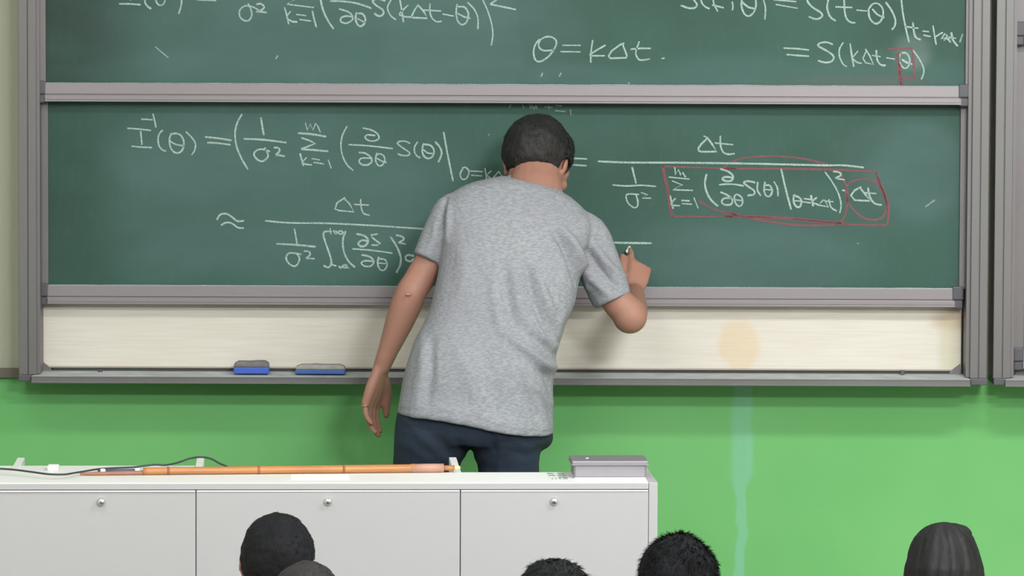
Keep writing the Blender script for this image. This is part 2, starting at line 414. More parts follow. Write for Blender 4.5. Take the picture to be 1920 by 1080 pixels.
    for s, px in ((1, 76), (-1, 1803)):
        b = bmesh.new(); X0 = x(px, YB)
        vs = [Vector((X0, 0, zs+.018)), Vector((X0, 0, zs2-.006)), Vector((X0+s*.034, 0, zs2-.006)), Vector((X0+s*.028, 0, zs-.003))]
        A = [b.verts.new(Vector((v.x, YB-.014, v.z))) for v in vs]; B = [b.verts.new(Vector((v.x, YB-.001, v.z))) for v in vs]
        b.faces.new(A if s > 0 else A[::-1]); b.faces.new(B[::-1] if s > 0 else B)
        for i in range(4): b.faces.new((A[i], B[i], B[(i+1)%4], A[(i+1)%4]))
        bmesh.ops.recalc_face_normals(b, faces=b.faces)
        obj('corner_bracket', b, ALU_IN, tr, world=True)
    if not dx:
        for px in (188, 1692):
            b = bmesh.new(); q = W(px, 697, YB-.03)
            tube(b, [q+Vector((0,0,-.006)), q+Vector((0,0,.004))], [.007, .006], seg=12, cap=False)
            obj('peg', b, PLASTIC, tr, world=True, smooth=False)
    return t
CREAM_E = mat('cream_edge', (160, 150, 140), .6, var=.05)
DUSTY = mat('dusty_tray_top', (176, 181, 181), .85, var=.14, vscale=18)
def tray_bm(x):
    bm = bmesh.new(); xa, xb = x(58, -.165), x(1823, -.165)
    prof = [(-.165, ZTRAY_B), (-.165, ZTRAY_T-.001), (-.163, ZTRAY_T), (-.158, ZTRAY_T-.001), (-.154, ZTRAY_T-.0025), (YB-.001, ZZ(697.5, YB)), (YB-.001, ZTRAY_B+.004), (-.158, ZTRAY_B)]
    A = [bm.verts.new((xa, y, z)) for y, z in prof]; B = [bm.verts.new((xb, y, z)) for y, z in prof]
    n = len(prof)
    for i in range(n): bm.faces.new((A[i], B[i], B[(i+1)%n], A[(i+1)%n]))
    bm.faces.new(A[::-1]); bm.faces.new(B)
    box(bm, xa, xb, -.168, -.165, ZTRAY_B-.0005, ZTRAY_B+.0035); box(bm, xa, xb, -.1665, -.165, ZTRAY_T-.004, ZTRAY_T-.001)
    bmesh.ops.recalc_face_normals(bm, faces=bm.faces)
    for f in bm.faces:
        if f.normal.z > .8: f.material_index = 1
    return bm
WR = {}
main_b = unit('sliding_chalkboard', 0, (159, 193.5), (538, 573), 'wide green sliding chalkboard covered in chalk formulas behind the lecturer', True)
unit('sliding_chalkboard', 1831, (41, 78), (652, 688), 'second green chalkboard cut off by the right edge of the view, nothing written on it')
# ------------------------------------------------------------------ handwriting in chalk
def cr_pts(P, sub):
    if len(P) < 3: return P
    out = []; n = len(P)
    for i in range(n-1):
        p0, p1, p2, p3 = P[max(i-1,0)], P[i], P[i+1], P[min(i+2,n-1)]
        for k in range(sub):
            t = k/sub
            out.append(tuple(.5*((2*p1[j])+(p2[j]-p0[j])*t+(2*p0[j]-5*p1[j]+4*p2[j]-p3[j])*t*t+(3*p1[j]-p0[j]-3*p2[j]+p3[j])*t**3) for j in (0,1)))
    out.append(P[-1]); return out
def writing(name, where, m, blocks, wpx=3.3, label=None, lift=.0008):
    Y = (YU if where == 'front' else YL) - lift
    lines = []
    for ox, oy, s, strokes in blocks:
        for st in strokes:
            sharp = st[0] == 'L'
            P = [(ox+a*s, oy+b*s) for a, b in (st[1:] if sharp else st)]
            lines.append(P if sharp else cr_pts(P, 5))
    bb = [(min(p[0] for p in P), max(p[0] for p in P), min(p[1] for p in P), max(p[1] for p in P)) for P in lines]
    own = list(range(len(lines)))
    def root(i):
        while own[i] != i: i = own[i]
        return i
    for i in range(len(lines)):
        for j in range(i):
            g = math.hypot(max(0, bb[i][0]-bb[j][1], bb[j][0]-bb[i][1]), max(0, bb[i][2]-bb[j][3], bb[j][2]-bb[i][3]))
            if g <= 9: own[root(i)] = root(j)
    for r0 in sorted(set(map(root, range(len(lines))))):
        one_writing(name, where, m, [lines[i] for i in range(len(lines)) if root(i) == r0], Y, wpx, label)
def one_writing(name, where, m, lines, Y, wpx, label):
    bm = bmesh.new()
    for P in lines:
        if 1:
            Q = [W(a, b, Y) for a, b in P]
            k = random.uniform(.85, 1.12)*wpx/700/2
            L = []; n = len(Q)
            for i in range(n):
                t = (Q[min(i+1,n-1)]-Q[max(i-1,0)]); t.normalize() if t.length else None
                nrm = Vector((-t.z, 0, t.x)); r = k*(1+.25*noise.noise(Q[i]*60)) * (.8 if i in (0, n-1) else 1)
                L.append((bm.verts.new(Q[i]+nrm*r), bm.verts.new(Q[i]-nrm*r)))
            for (a, b), (c, d) in zip(L, L[1:]): bm.faces.new((a, b, d, c))
    for f in bm.faces:
        f.normal_update()
        if f.normal.y > 0: f.normal_flip()
    r = bmesh.ops.extrude_face_region(bm, geom=list(bm.faces))
    for v in r['geom']:
        if isinstance(v, bmesh.types.BMVert): v.co.y -= .0004
    o = obj(name, bm, m, WR[where], world=True)
    if label and m is not CHALK: o['label'] = label
u = 1/4.8; t3 = 1/3; s6 = 1/6; s5 = 340/1920; s4 = 420/1920
writing('chalk_writing', 'front', CHALK, [(220, 0, u, [
 [(15,35),(100,35),(210,42)], [(120,-60),(120,5)], [(265,-60),(248,10),(270,55),(305,80)],
 [(345,-30),(352,20),(385,48),(420,30),(430,-20),(415,-80),(380,-95),(350,-70),(345,-30)], [(345,-35),(430,-20)],
 [(560,-80),(578,0),(572,60),(552,125)], [(700,-50),(880,-45)], [(715,0),(890,5)],
 [(1175,30),(1200,80),(1210,130),(1190,178),(1150,187),(1110,160),(1097,110),(1120,70),(1160,52),(1215,62),(1265,85)],
 [(1250,40),(1295,35),(1322,68),(1290,92),(1252,103),(1300,105),(1345,115)],
 ['L',(1620,-15),(1525,38),(1770,68)], [(1505,65),(1525,140),(1542,220)], [(1560,100),(1522,150)], [(1522,162),(1570,192),(1620,197)],
 [(1610,130),(1700,140)], [(1640,175),(1745,190)], [(1755,95),(1770,170),(1792,245)]]),
 (600, 0, u, [[(0,-60),(10,20),(35,110),(80,200),(125,262)], [(90,10),(200,12),(330,30),(465,75)],
 [(170,80),(250,105),(290,140),(290,180),(240,208),(195,200),(185,170),(210,150),(260,145),(290,155)],
 [(330,110),(320,160),(335,215),(365,237),(400,210),(407,165),(382,125),(340,120)], [(335,165),(385,193),(412,195)],
 [(590,10),(520,-10),(475,8),(500,45),(568,92),(565,130),(530,145),(488,120)], [(640,0),(612,50),(610,90),(640,145),(685,178)],
 [(718,-5),(735,90),(752,200)], [(795,45),(740,95),(712,130)], [(712,132),(760,150),(835,155)],
 ['L',(885,42),(848,95),(828,140),(832,158),(965,165),(935,105),(878,40)], [(990,30),(990,110),(1010,165),(1050,195),(1095,190)], [(930,90),(1090,100)],
 [(1100,125),(1205,145)], [(1235,35),(1225,110),(1240,190),(1280,222),(1320,195),(1335,120),(1300,65),(1242,60)], [(1238,120),(1300,152),(1355,165)],
 [(1325,20),(1385,80),(1420,160),(1420,265)], [(1465,0),(1510,100),(1545,220),(1555,320),(1540,410)],
 [(1590,-45),(1640,-50),(1600,-10),(1530,38)], [(1530,38),(1640,60),(1765,87)]])], label='white chalk formula cut by the top edge of the view')
writing('chalk_writing', 'front', CHALK, [(980, 0, u, [
 [(155,350),(115,400),(98,470),(115,540),(160,553),(230,510),(290,430),(302,370),(265,335),(210,332),(160,360),(143,410),(170,448),(225,456),(290,448)],
 [(358,408),(522,408)], [(340,465),(520,467)], [(630,360),(615,470),(612,565)], [(748,405),(660,455),(600,495)], [(610,502),(740,502)],
 ['L',(915,388),(880,400),(800,460),(772,505),(788,525),(932,520),(938,500),(900,400)], [(1050,372),(1020,460),(1025,505),(1060,541),(1145,530)], [(970,443),(1060,436),(1155,435)],
 [(1250,527),(1278,522)]])], label='white chalk line reading theta equals k delta t')
writing('chalk_writing', 'front', CHALK, [(980, 0, u, [
 [(1560,-75),(1500,-80),(1480,-50),(1530,-10),(1568,40),(1545,72),(1490,72),(1422,48)], [(1620,-60),(1605,0),(1630,50),(1682,80)],
 [(1710,-60),(1720,30),(1757,105)], [(1705,45),(1810,70)], [(1885,15),(1893,60),(1885,95)]]),
 (1280, 0, t3, [[(345,-40),(330,20),(345,75),(375,90),(405,60),(412,10),(390,-40),(350,-40)], [(333,10),(370,40),(412,50)], [(445,-30),(465,40),(462,110)]]),
 (1420, 0, u, [[(145,-3),(350,15)], [(165,40),(365,75)], [(545,-30),(480,-22),(450,5),(490,60),(572,115),(580,150),(530,172),(463,150)],
 [(640,-10),(628,70),(655,150),(705,188)], [(780,-30),(785,90),(800,160),(835,198),(882,205)], [(703,62),(855,68)], [(890,90),(985,100)],
 [(1000,80),(1010,160),(1055,210),(1100,200),(1130,145),(1128,80),(1090,35),(1040,35),(1003,80)], [(1035,80),(1080,130),(1145,160)],
 [(1155,20),(1205,90),(1240,170),(1238,230),(1210,268)], [(1290,-60),(1310,120),(1340,270),(1365,380)],
 [(1400,200),(1410,290),(1430,340),(1472,357)], [(1335,240),(1450,255)], [(1485,280),(1545,285)], [(1495,315),(1560,330)],
 [(1580,230),(1595,320),(1610,405)], [(1670,290),(1605,330)], ['L',(1690,300),(1655,350),(1700,340),(1740,385),(1700,310),(1680,365),(1725,330)],
 [(1745,290),(1760,360),(1805,417)], [(1720,335),(1788,345)],
 [(235,433),(350,438),(465,450)], [(262,490),(350,498),(465,506)], [(680,400),(620,380),(560,390),(550,415),(620,455),(685,505),(670,550),(610,563),(546,545)],
 [(775,380),(740,440),(740,510),(770,575),(805,600)], [(835,390),(850,500),(868,602)], [(905,460),(855,520)], [(860,530),(900,562),(940,570)],
 ['L',(985,450),(950,525),(975,565),(1045,580),(1010,500),(972,440)], [(1070,450),(1080,540),(1110,582),(1155,590)], [(1030,498),(1110,510)],
 [(1160,520),(1240,532)], [(1285,480),(1283,560),(1320,613),(1357,598),(1372,540),(1345,482),(1295,475)], [(1300,535),(1350,565),(1395,578)],
 [(1395,445),(1450,520),(1490,595),(1497,655),(1475,715)]])], label='white chalk formula in two lines by the top right corner')
writing('chalk_mark', 'front', RED, [(1420, 0, u, [['L',(1175,440),(1392,435),(1405,560),(1412,710),(1285,712)], [(1258,470),(1270,580),(1280,680),(1290,770)], [(1272,470),(1282,580),(1292,690),(1298,765)]])],
        4.5, label='red chalk box around a theta')
writing('chalk_mark', 'front', CHALK_F, [(980, 0, u, [[(165,690),(180,655)], [(330,690),(345,655)], [(945,750),(965,745)]]), (220, 0, u, [[(1425,530),(1445,500)], [(340,420),(460,520)]]), (1420, 0, u, [[(1822,380),(1848,305)]])],
        3.5, label='faint leftover chalk ticks')
writing('chalk_writing', 'rear', CHALK, [(220, 200, s6, [
 [(270,140),(400,148)], [(400,78),(420,160),(435,235)], [(110,243),(240,252),(380,268)], [(262,275),(270,360),(278,430)], [(160,445),(260,455),(390,460)],
 [(510,262),(470,310),(458,370),(470,440),(505,485),(550,502)], [(610,295),(585,370),(600,460),(640,512),(690,520),(735,480),(748,400),(720,330),(660,300),(605,312)], [(588,385),(660,425),(757,440)],
 [(770,280),(840,350),(878,420),(870,490),(835,545)], [(985,340),(1130,355),(1285,380)], [(1010,403),(1140,412),(1275,430)],
 [(1405,80),(1350,180),(1325,290),(1340,440),(1400,590),(1470,705)], [(1615,120),(1630,220),(1648,320)], [(1420,362),(1640,372),(1905,405)],
 [(1655,460),(1690,520),(1690,570),(1640,612),(1590,605),(1545,560),(1540,520),(1580,485),(1640,480),(1720,505)], [(1760,460),(1810,465),(1825,500),(1780,543)], [(1780,543),(1830,548),(1885,560)]]),
 (540, 200, s6, [['L',(195,180),(217,265),(250,195),(282,262),(312,185),(340,230),(365,290)], [(110,298),(270,310),(430,338)], ['L',(150,350),(240,380),(305,415),(230,445),(150,475)], [(150,478),(300,488),(455,503)],
 [(135,525),(155,600),(175,668)], [(210,570),(160,625)], [(165,632),(210,650),(270,655)], [(265,583),(360,600)], [(285,625),(405,645)], [(450,595),(488,695)],
 [(665,218),(610,330),(595,450),(620,570),(670,660),(735,718)], [(840,240),(930,260),(1000,300),(1025,350),(985,382),(920,385),(868,350),(892,318),(985,325)], [(680,427),(900,440),(1180,472)],
 [(795,515),(870,525),(930,570),(940,620),(890,657),(830,650),(800,615),(830,580),(930,580)], [(1000,518),(985,600),(1010,655),(1050,664),(1085,620),(1080,560),(1040,532),(995,540)], [(1000,580),(1060,615),(1110,630)],
 [(1375,415),(1320,390),(1250,393),(1235,420),(1300,470),(1368,520),(1350,548),(1290,550),(1233,530)], [(1460,395),(1425,450),(1425,510),(1450,555),(1490,575)],
 [(1528,410),(1510,480),(1525,550),(1575,583),(1625,560),(1642,490),(1600,435),(1528,425)], [(1520,480),(1570,520),(1630,528)], [(1655,393),(1710,460),(1728,530),(1690,628)], [(1750,285),(1800,560),(1858,838)]]),
 (640, 0, t3, [[(685,945),(668,980),(680,1007),(705,1002),(718,965),(700,942),(680,945)], [(725,962),(795,965)], [(730,985),(792,990)], [(808,945),(817,1010)], [(845,960),(815,985)], [(815,985),(840,1003)], ['L',(852,1003),(885,965),(915,1005),(852,1003)]])],
 label='long white chalk formula starting with I of theta on the left')
writing('chalk_writing', 'rear', CHALK, [(1060, 230, s6, [[(-30,398),(50,400),(245,408)], [(-40,470),(35,472),(240,485)], [(365,435),(700,448),(1200,450),(1920,458),(2400,468),(2920,480),(3130,480),(3360,505)],
 [(750,497),(775,600),(797,685)], [(530,700),(680,712),(860,705),(1022,718)], [(830,808),(700,805),(685,850),(710,910),(770,955),(810,940),(815,880),(795,812)], ['L',(850,785),(925,812),(868,848),(965,850)],
 ['L',(1230,500),(1240,585),(1272,530),(1300,590),(1318,560),(1355,615)], [(1160,612),(1395,635)], ['L',(1200,655),(1315,700),(1212,755),(1435,762)],
 [(1180,820),(1195,900),(1215,970)], [(1240,850),(1190,920),(1290,935)], [(1305,875),(1400,880)], [(1310,910),(1425,918)], [(1445,840),(1495,965)],
 [(1590,575),(1570,680),(1590,780),(1640,870),(1718,940)], [(1740,520),(1830,550),(1885,600),(1870,650),(1810,657),(1768,635),(1800,610),(1880,620)],
 [(1745,780),(1830,820),(1880,870),(1860,920),(1790,922),(1758,890),(1790,850),(1870,850)], ['L',(1555,148),(1600,172),(1530,240),(1495,290),(1500,315),(1530,328),(1700,325),(1650,240),(1590,160)],
 [(1745,148),(1745,250),(1775,330),(1830,355),(1905,348)], [(1680,228),(1890,248)]]),
 (1360, 270, s5, [[(-65,432),(0,425),(100,428),(195,445)], [(125,530),(95,560),(110,630),(150,660),(180,630),(175,570),(125,530)], [(100,590),(192,600)],
 [(320,410),(240,393),(197,410),(240,450),(305,495),(300,535),(235,545)], [(345,400),(338,480),(375,550)], [(420,400),(410,490),(430,545),(470,552),(495,500),(470,440),(415,438)], [(420,480),(500,490)], [(513,395),(552,470),(556,555)],
 [(590,262),(640,480),(697,695)], [(735,530),(720,600),(750,660),(790,662),(806,600),(770,560),(712,545)], [(725,600),(800,605)], [(830,578),(905,588)], [(812,610),(905,625)],
 [(905,540),(918,600),(930,660)], [(970,565),(922,612),(985,645)], ['L',(1040,590),(985,648),(1090,665),(1050,590)], [(1095,585),(1120,670),(1180,710)], [(1050,605),(1145,612)],
 [(1055,295),(1130,400),(1195,520),(1225,640),(1210,735)], [(1140,290),(1205,300),(1225,330),(1160,362)], [(1160,362),(1265,380)], [(1235,488),(1268,495)],
 ['L',(1440,452),(1370,490),(1330,545),(1370,595),(1530,602),(1480,530),(1418,455)], [(1510,460),(1530,560),(1580,628),(1658,645)], [(1470,515),(1600,525)]])],
 label='white chalk fraction with delta t over a sum, to the right of the lecturer')
writing('chalk_mark', 'rear', RED, [(1060, 230, s6, [[(1085,485),(1110,600),(1150,800),(1192,1065)], [(1100,485),(1125,600),(1165,800),(1205,1060)], [(1090,492),(1500,505),(1920,518)], [(1200,1055),(1600,1058),(1920,1058)], [(1510,860),(1530,900),(1700,985),(1920,1030)]]),
 (1360, 270, s5, [[(-10,262),(550,262),(1000,268),(1300,278),(1590,292)], [(1590,290),(1635,400),(1705,560),(1730,700),(1716,862)], [(1600,300),(1625,400),(1690,560),(1715,700)], [(-10,765),(600,790),(1100,835),(1400,855),(1716,860)], [(0,755),(600,778),(1100,825),(1300,845)],
 [(-20,245),(90,180),(250,140),(550,130),(850,160),(1100,222)], [(0,712),(250,785),(700,855),(1000,862),(1180,845),(1265,760),(1292,600),(1280,440),(1200,300)],
 [(1450,372),(1330,402),(1278,480),(1302,620),(1400,740),(1520,800),(1640,792),(1695,720),(1702,600),(1640,460),(1560,390),(1450,370)]])], 3.6, lift=.0004, label='red chalk box and ovals around the sum')
writing('chalk_writing', 'rear', CHALK, [(400, 350, s4, [
 [(30,285),(60,240),(110,232),(160,260),(205,295),(262,292)], [(65,330),(110,308),(160,315),(210,350),(262,355)], [(443,292),(650,310),(1000,315),(1400,335),(1800,362),(2100,378)],
 ['L',(1130,92),(1060,140),(1043,192),(1080,205),(1205,216),(1165,145),(1115,95)], [(1262,105),(1268,180),(1290,230),(1342,245)], [(1205,152),(1335,158)], [(695,360),(718,490)], [(538,490),(700,498),(878,515)],
 [(755,580),(660,568),(625,600),(640,650),(690,682),(725,660),(738,610),(710,572)], [(775,553),(818,556),(828,585),(793,614)], [(793,614),(870,618)],
 [(1005,385),(960,385),(943,410),(965,490),(1000,590),(1012,660),(985,692),(945,675)], [(970,385),(1018,385)], [(1000,355),(1008,410)],
 [(1030,372),(1045,402),(1068,392),(1088,378),(1110,392),(1092,408),(1068,392),(1045,378)], [(1010,668),(1055,680)], [(1075,680),(1092,696),(1110,680),(1135,672),(1145,690),(1122,694),(1110,680)], [(1140,685),(1165,702)],
 [(1135,380),(1110,460),(1120,560),(1160,640),(1215,692)], [(1225,405),(1290,420),(1325,455),(1310,500),(1265,512),(1243,485),(1275,460),(1320,465)],
 ['L',(1410,405),(1352,415),(1360,435),(1432,490),(1400,502),(1355,500)], [(1190,533),(1350,545),(1535,570)], [(1270,585),(1340,600),(1375,640),(1350,680),(1300,682),(1268,655),(1300,635),(1365,640)],
 [(1418,600),(1408,660),(1430,710),(1465,714),(1490,670),(1470,625),(1418,620)], [(1415,655),(1482,660)], [(1518,430),(1570,510),(1605,600),(1602,670),(1568,738)],
 [(1565,415),(1622,430),(1630,455),(1585,480)], [(1585,480),(1650,492)], [(1720,595),(1675,585),(1648,600),(1655,630),(1690,640),(1720,615)]])],
 label='white chalk fraction with an integral, left of the lecturer')
writing('chalk_writing', 'rear', CHALK, [(0, 0, 1, [[(1095,453),(1150,455),(1222,456)]])], 4.2, label='short white chalk bar by the raised hand')
writing('chalk_mark', 'rear', CHALK_F, [(0, 0, 1, [[(1735,388),(1743,382)], [(1744,381),(1753,375)], [(1607,456),(1610,457)], [(915,253),(918,252)]]),
 (880, 190, s6, [[(450,35),(458,75)], [(455,42),(480,40)], [(600,30),(612,80)], [(680,35),(690,80),(710,45),(728,85),(745,50),(765,85)], [(845,62),(935,68)], [(890,40),(900,90)], [(965,45),(1040,48)], [(965,105),(1080,115)], [(1135,90),(1143,155)], [(1135,90),(1143,155)]])],
 3.2, label='half wiped chalk marks under the front rail')
# ================================================================== people
V3 = Vector
def head_shape(bm, M, k=1.0):
    """skull, jaw, cheeks, nose and ears in the head frame M (x right, y face, z up)"""
    e = lambda c, r: ell(bm, V3(c)*k, (r[0]*k, r[1]*k, r[2]*k), M)
    e((0,-.012,.03), (.075,.096,.088)); e((0,.028,-.03), (.062,.066,.078)); e((0,.055,-.085), (.036,.036,.030))
    e((0,.02,-.06), (.058,.055,.045)); e((0,.075,.045), (.05,.02,.028))
    tube(bm, [M @ (V3((0,.088,.018))*k), M @ (V3((0,.104,-.01))*k), M @ (V3((0,.108,-.028))*k)], [.007*k,.009*k,.013*k], seg=10)
    for s in (-1, 1):
        e((s*.040,.078,-.015), (.020,.016,.018)); e((s*.048,.064,.012), (.015,.018,.02)); e((s*.012,.100,-.03), (.010,.010,.008))
        E = M @ Matrix.Translation(V3((s*.079,-.004,-.004))*k) @ Matrix.Rotation(s*.42, 4, 'Z') @ Matrix.Rotation(-.15, 4, 'X')
        ell(bm, V3((s*.004*k,-.006*k,.010*k)), (.0065*k,.019*k,.024*k), E, 14); ell(bm, V3((0,.004*k,-.018*k)), (.007*k,.012*k,.014*k), E, 12)
    tube(bm, [M @ (V3((-.022,.088,-.058))*k), M @ (V3((0,.097,-.056))*k), M @ (V3((.022,.088,-.058))*k)], [.005*k,.008*k,.005*k], seg=8)
def face_parts(par, M, k=1.0):
    for s in (-1, 1):
        b = bmesh.new(); ell(b, V3((s*.031,.077,.006))*k, (.0125*k,.0115*k,.009*k), M, 14); e = obj('eye', b, WHITE_EYE, par, True, True)
        b = bmesh.new(); ell(b, V3((s*.031,.0868,.006))*k, (.0055*k,.003*k,.0055*k), M, 12); obj('iris', b, IRIS, e, True, True)
        b = bmesh.new(); tube(b, [M @ (V3((s*.014,.096,.026))*k), M @ (V3((s*.031,.094,.032))*k), M @ (V3((s*.048,.084,.027))*k)], [.002*k,.0035*k,.0015*k], seg=8)
        obj('eyebrow', b, HAIR, par, True, True)
    b = bmesh.new(); tube(b, [M @ (V3((-.021,.092,-.058))*k), M @ (V3((0,.1035,-.057))*k), M @ (V3((.021,.092,-.058))*k)], [.0025*k,.0045*k,.0025*k], seg=8)
    obj('lips', b, LIP, par, True, True)
def hair_cap(M, k=1.0, thick=.012, back=-.055, rough=.004, strands=2600, slen=.012, spike=0.0, seed=0, crown=1.0, side=.004):
    rnd = random.Random(seed)
    b = bmesh.new(); bmesh.ops.create_icosphere(b, subdivisions=6, radius=1)
    A = V3((.0755+thick*.8, .0965+thick, .0885+thick*crown))
    def line(p):                                           # height of the hairline at p
        if p.y < -.035: return back + .012*abs(p.x)/.08 + .004*noise.noise(p*90)
        if p.y < .042:
            t = (p.y+.035)/.077; return (back+.012)*(1-t) + side*t if abs(p.x) > .03 else -.05
        return .055 - .02*abs(p.x)/.08
    kill = []
    for v in b.verts:
        n = v.co.normalized(); p = V3((n.x*A.x, n.y*A.y-.012, n.z*A.z+.03))
        h = line(p); p += n*(rough*(.5+noise.noise(p*22+V3((seed,0,0)))*.8)+ rough*.4*noise.noise(p*70))
        if abs(p.x) > .058 and -.030 < p.y < .030 and p.z < .034 - abs(p.y)*.5: h = 9       # clear of the ears
        if p.z < h: kill.append(v)
        else:
            f = min(1, max(0, (p.z-h)/.03)); p = p - n*(thick*.55)*(1-f)                     # thinner at the hairline
        v.co = p*k
    bmesh.ops.delete(b, geom=kill, context='VERTS')
    b.normal_update()
    orig = list(b.verts); base = [(v.co.copy(), v.normal.copy()) for v in orig]
    r = bmesh.ops.extrude_face_region(b, geom=list(b.faces))
    for v, (c, n) in zip(orig, base): v.co = c - n*thick*k*.9
    for _ in range(strands):
        c, n = rnd.choice(base)
        down = (V3((0, -.35, -1)) - n*V3((0,-.35,-1)).dot(n)); down = down.normalized() if down.length > .1 else V3((0,-1,0))
        d = (down*(1-spike) + n*(.16+spike) + V3((rnd.uniform(-.5,.5), rnd.uniform(-.5,.5), rnd.uniform(-.4,.4)))*.6).normalized()
        L = slen*k*rnd.uniform(.5, 1.2); u_ = d.cross(n + V3((.01,.02,.03))).normalized()*.0009*k
        o_ = c - n*.002
        vs = [b.verts.new(o_-u_), b.verts.new(o_+u_), b.verts.new(o_+d*L*.6+u_*.6+n*.0005), b.verts.new(o_+d*L), b.verts.new(o_+d*L*.6-u_*.6)]
        b.faces.new(vs)
    b.transform(M)
    return b
FING = []
def hand(bm, wrist, d, n, thumb, curls, k=1.0, thumb_dir=None, spread=.10, tcurl=.5):
    """d finger direction, n back of hand, thumb: direction of the thumb side; curls: bend per finger, index first"""
    d = d.normalized(); n = (n - d*n.dot(d)).normalized(); s = (thumb - d*thumb.dot(d) - n*thumb.dot(n)).normalized()
    kn = wrist + d*.088*k
    for off, r0, r1 in ((.024,.015,.0125), (.008,.017,.0135), (-.009,.016,.013), (-.025,.014,.011)):
        tube(bm, [wrist+s*off*.5*k, wrist+d*.045*k+s*off*.85*k, kn+s*off*k], [(r0*k, r0*k), (r0*k,)*2, (r1*k,)*2], seg=10, ref=s)
    tips = []
    for i, (off, L, r) in enumerate(((.027,.072,.0092), (.009,.080,.0096), (-.009,.074,.0092), (-.026,.058,.0082))):
        p = kn + s*off*k - d*abs(off)*.25*k; c = curls[i]; a = 0
        pts, rr = [p - d*.012*k, p], [r*1.1*k, r*1.08*k]
        for j, fr in enumerate((.46, .30, .24)):
            a += c*(.8, 1.0, .7)[j]
            dd = (d*math.cos(a) - n*math.sin(a) + s*spread*off/.027*max(0, math.cos(a))).normalized()
            p = p + dd*L*fr*k; pts.append(p); rr.append(r*(.98, .9, .74)[j]*k)
        tube(bm, pts, rr, seg=10, ref=s); tips.append(p); FING.append((pts[1], pts[2], rr[2]))
    td = thumb_dir.normalized() if thumb_dir else (d*.75 + s*.6 - n*.35).normalized()
    b0 = wrist + d*.022*k + s*.020*k - n*.004*k
    p1 = b0 + (td*.6 + s*.4 - n*.1).normalized()*.038*k; p2 = p1 + td*.032*k; p3 = p2 + (td*math.cos(tcurl) + (d*.3-n*.9).normalized()*math.sin(tcurl)).normalized()*.026*k
    tube(bm, [b0, p1, p2, p3], [.015*k, .0125*k, .0108*k, .0082*k], seg=10, ref=n)
    return tips, p3
# ------------------------------------------------------------------ the lecturer
lect = empty('person', (W(905, 800, -.62).x, -.62, 0))
tag(lect, 'person in a grey t-shirt and dark jeans, back turned, writing on the chalkboard', 'person')
HM = Matrix.Translation(W(1006, 313, -.31)) @ Matrix.Rotation(math.radians(-26), 4, 'Z') @ Matrix.Rotation(math.radians(-24), 4, 'X') @ Matrix.Rotation(math.radians(5), 4, 'Y')
bm = bmesh.new()
head_shape(bm, HM)
nk = HM @ V3((0,-.025,-.05))
tube(bm, [W(1000, 395, -.44), W(1003, 355, -.40), W(1006, 325, -.355), nk], [(.085,.075), (.073,.066), (.066,.064), (.062,.062)], seg=20)
# trunk under the shirt
tube(bm, [W(890, 760, -.62), W(905, 700, -.60), W(935, 580, -.54), W(975, 460, -.48), W(990, 400, -.45)], [(.14,.10), (.145,.105), (.15,.11), (.155,.10), (.12,.075)], seg=24)
# left arm (hanging)
LS, LE, LW = W(862, 405, -.44), W(771, 548, -.50), W(714, 692, -.46)
tube(bm, [LS, LS.lerp(LE,.5), LE.lerp(LS,.12), LE, LE.lerp(LW,.16), LE.lerp(LW,.40), LE.lerp(LW,.75), LW], [.055,.042,.0395,.0400,.0415,.0370,.027,(.0215,.025)], seg=18, sub=3)
hand(bm, LW, V3((-.30,.02,-1)), V3((-.85,.42,.15)), V3((.55,.85,0)), (.30,.36,.40,.44), 1.1, thumb_dir=V3((-.10,.05,-1)), tcurl=.15)
# right arm (bent, writing)
RS, RE, RW = W(1092, 452, -.44), W(1180, 588, -.47), W(1188, 546, -.195)
tube(bm, [RS, W(1126,505,-.45), W(1150,556,-.465), RE], [.05,.040,.040,.0445], seg=18, sub=3)
tube(bm, [W(1179, 588, -.47), W(1184, 584, -.40), W(1188, 566, -.30), RW], [.046,.043,.034,(.025,.022)], seg=18, sub=3)
ell(bm, W(1181, 593, -.472), (.0455,.046,.0455))
tips, tt = hand(bm, RW, V3((.22,.60,.76)), V3((.40,-.78,.45)), V3((-1,-.1,.5)), (.28,.95,1.2,1.35), .95, thumb_dir=V3((.05,.62,.80)), tcurl=.1)
# legs inside the jeans
for a, b_, fx in ((W(812, 850, -.62), -.24, -.26), (W(958, 850, -.62), .02, .05)):
    tube(bm, [a+V3((0,0,-.03)), V3((b_,-.60,.47)), V3((fx,-.62,.10))], [.058,.05,.036], seg=16)
    tube(bm, [V3((fx,-.64,.055)), V3((fx+.01,-.48,.045))], [(.034,.03),(.036,.026)], seg=12)
body = fuse(bm, .0042, 5, .5)
sk = obj('body', body, SKIN, lect, True, True)
face_parts(lect, HM)
obj('hair', hair_cap(HM, 1.0, .0135, back=-.046, rough=.006, seed=3, strands=5200, slen=.012), HAIR, lect, True, True)
# scab on the left elbow
b = bmesh.new(); q = W(766, 552, -.545); ell(b, V3((0,0,0)), (.0085,.002,.0038), Matrix.Translation(q + V3((0,.0,0))), 12)
tag(obj('elbow_mark', b, mat('elbow_mark', (166, 112, 96), .7, var=.15, vscale=60), lect, True, True), 'dark crease mark on the left elbow')
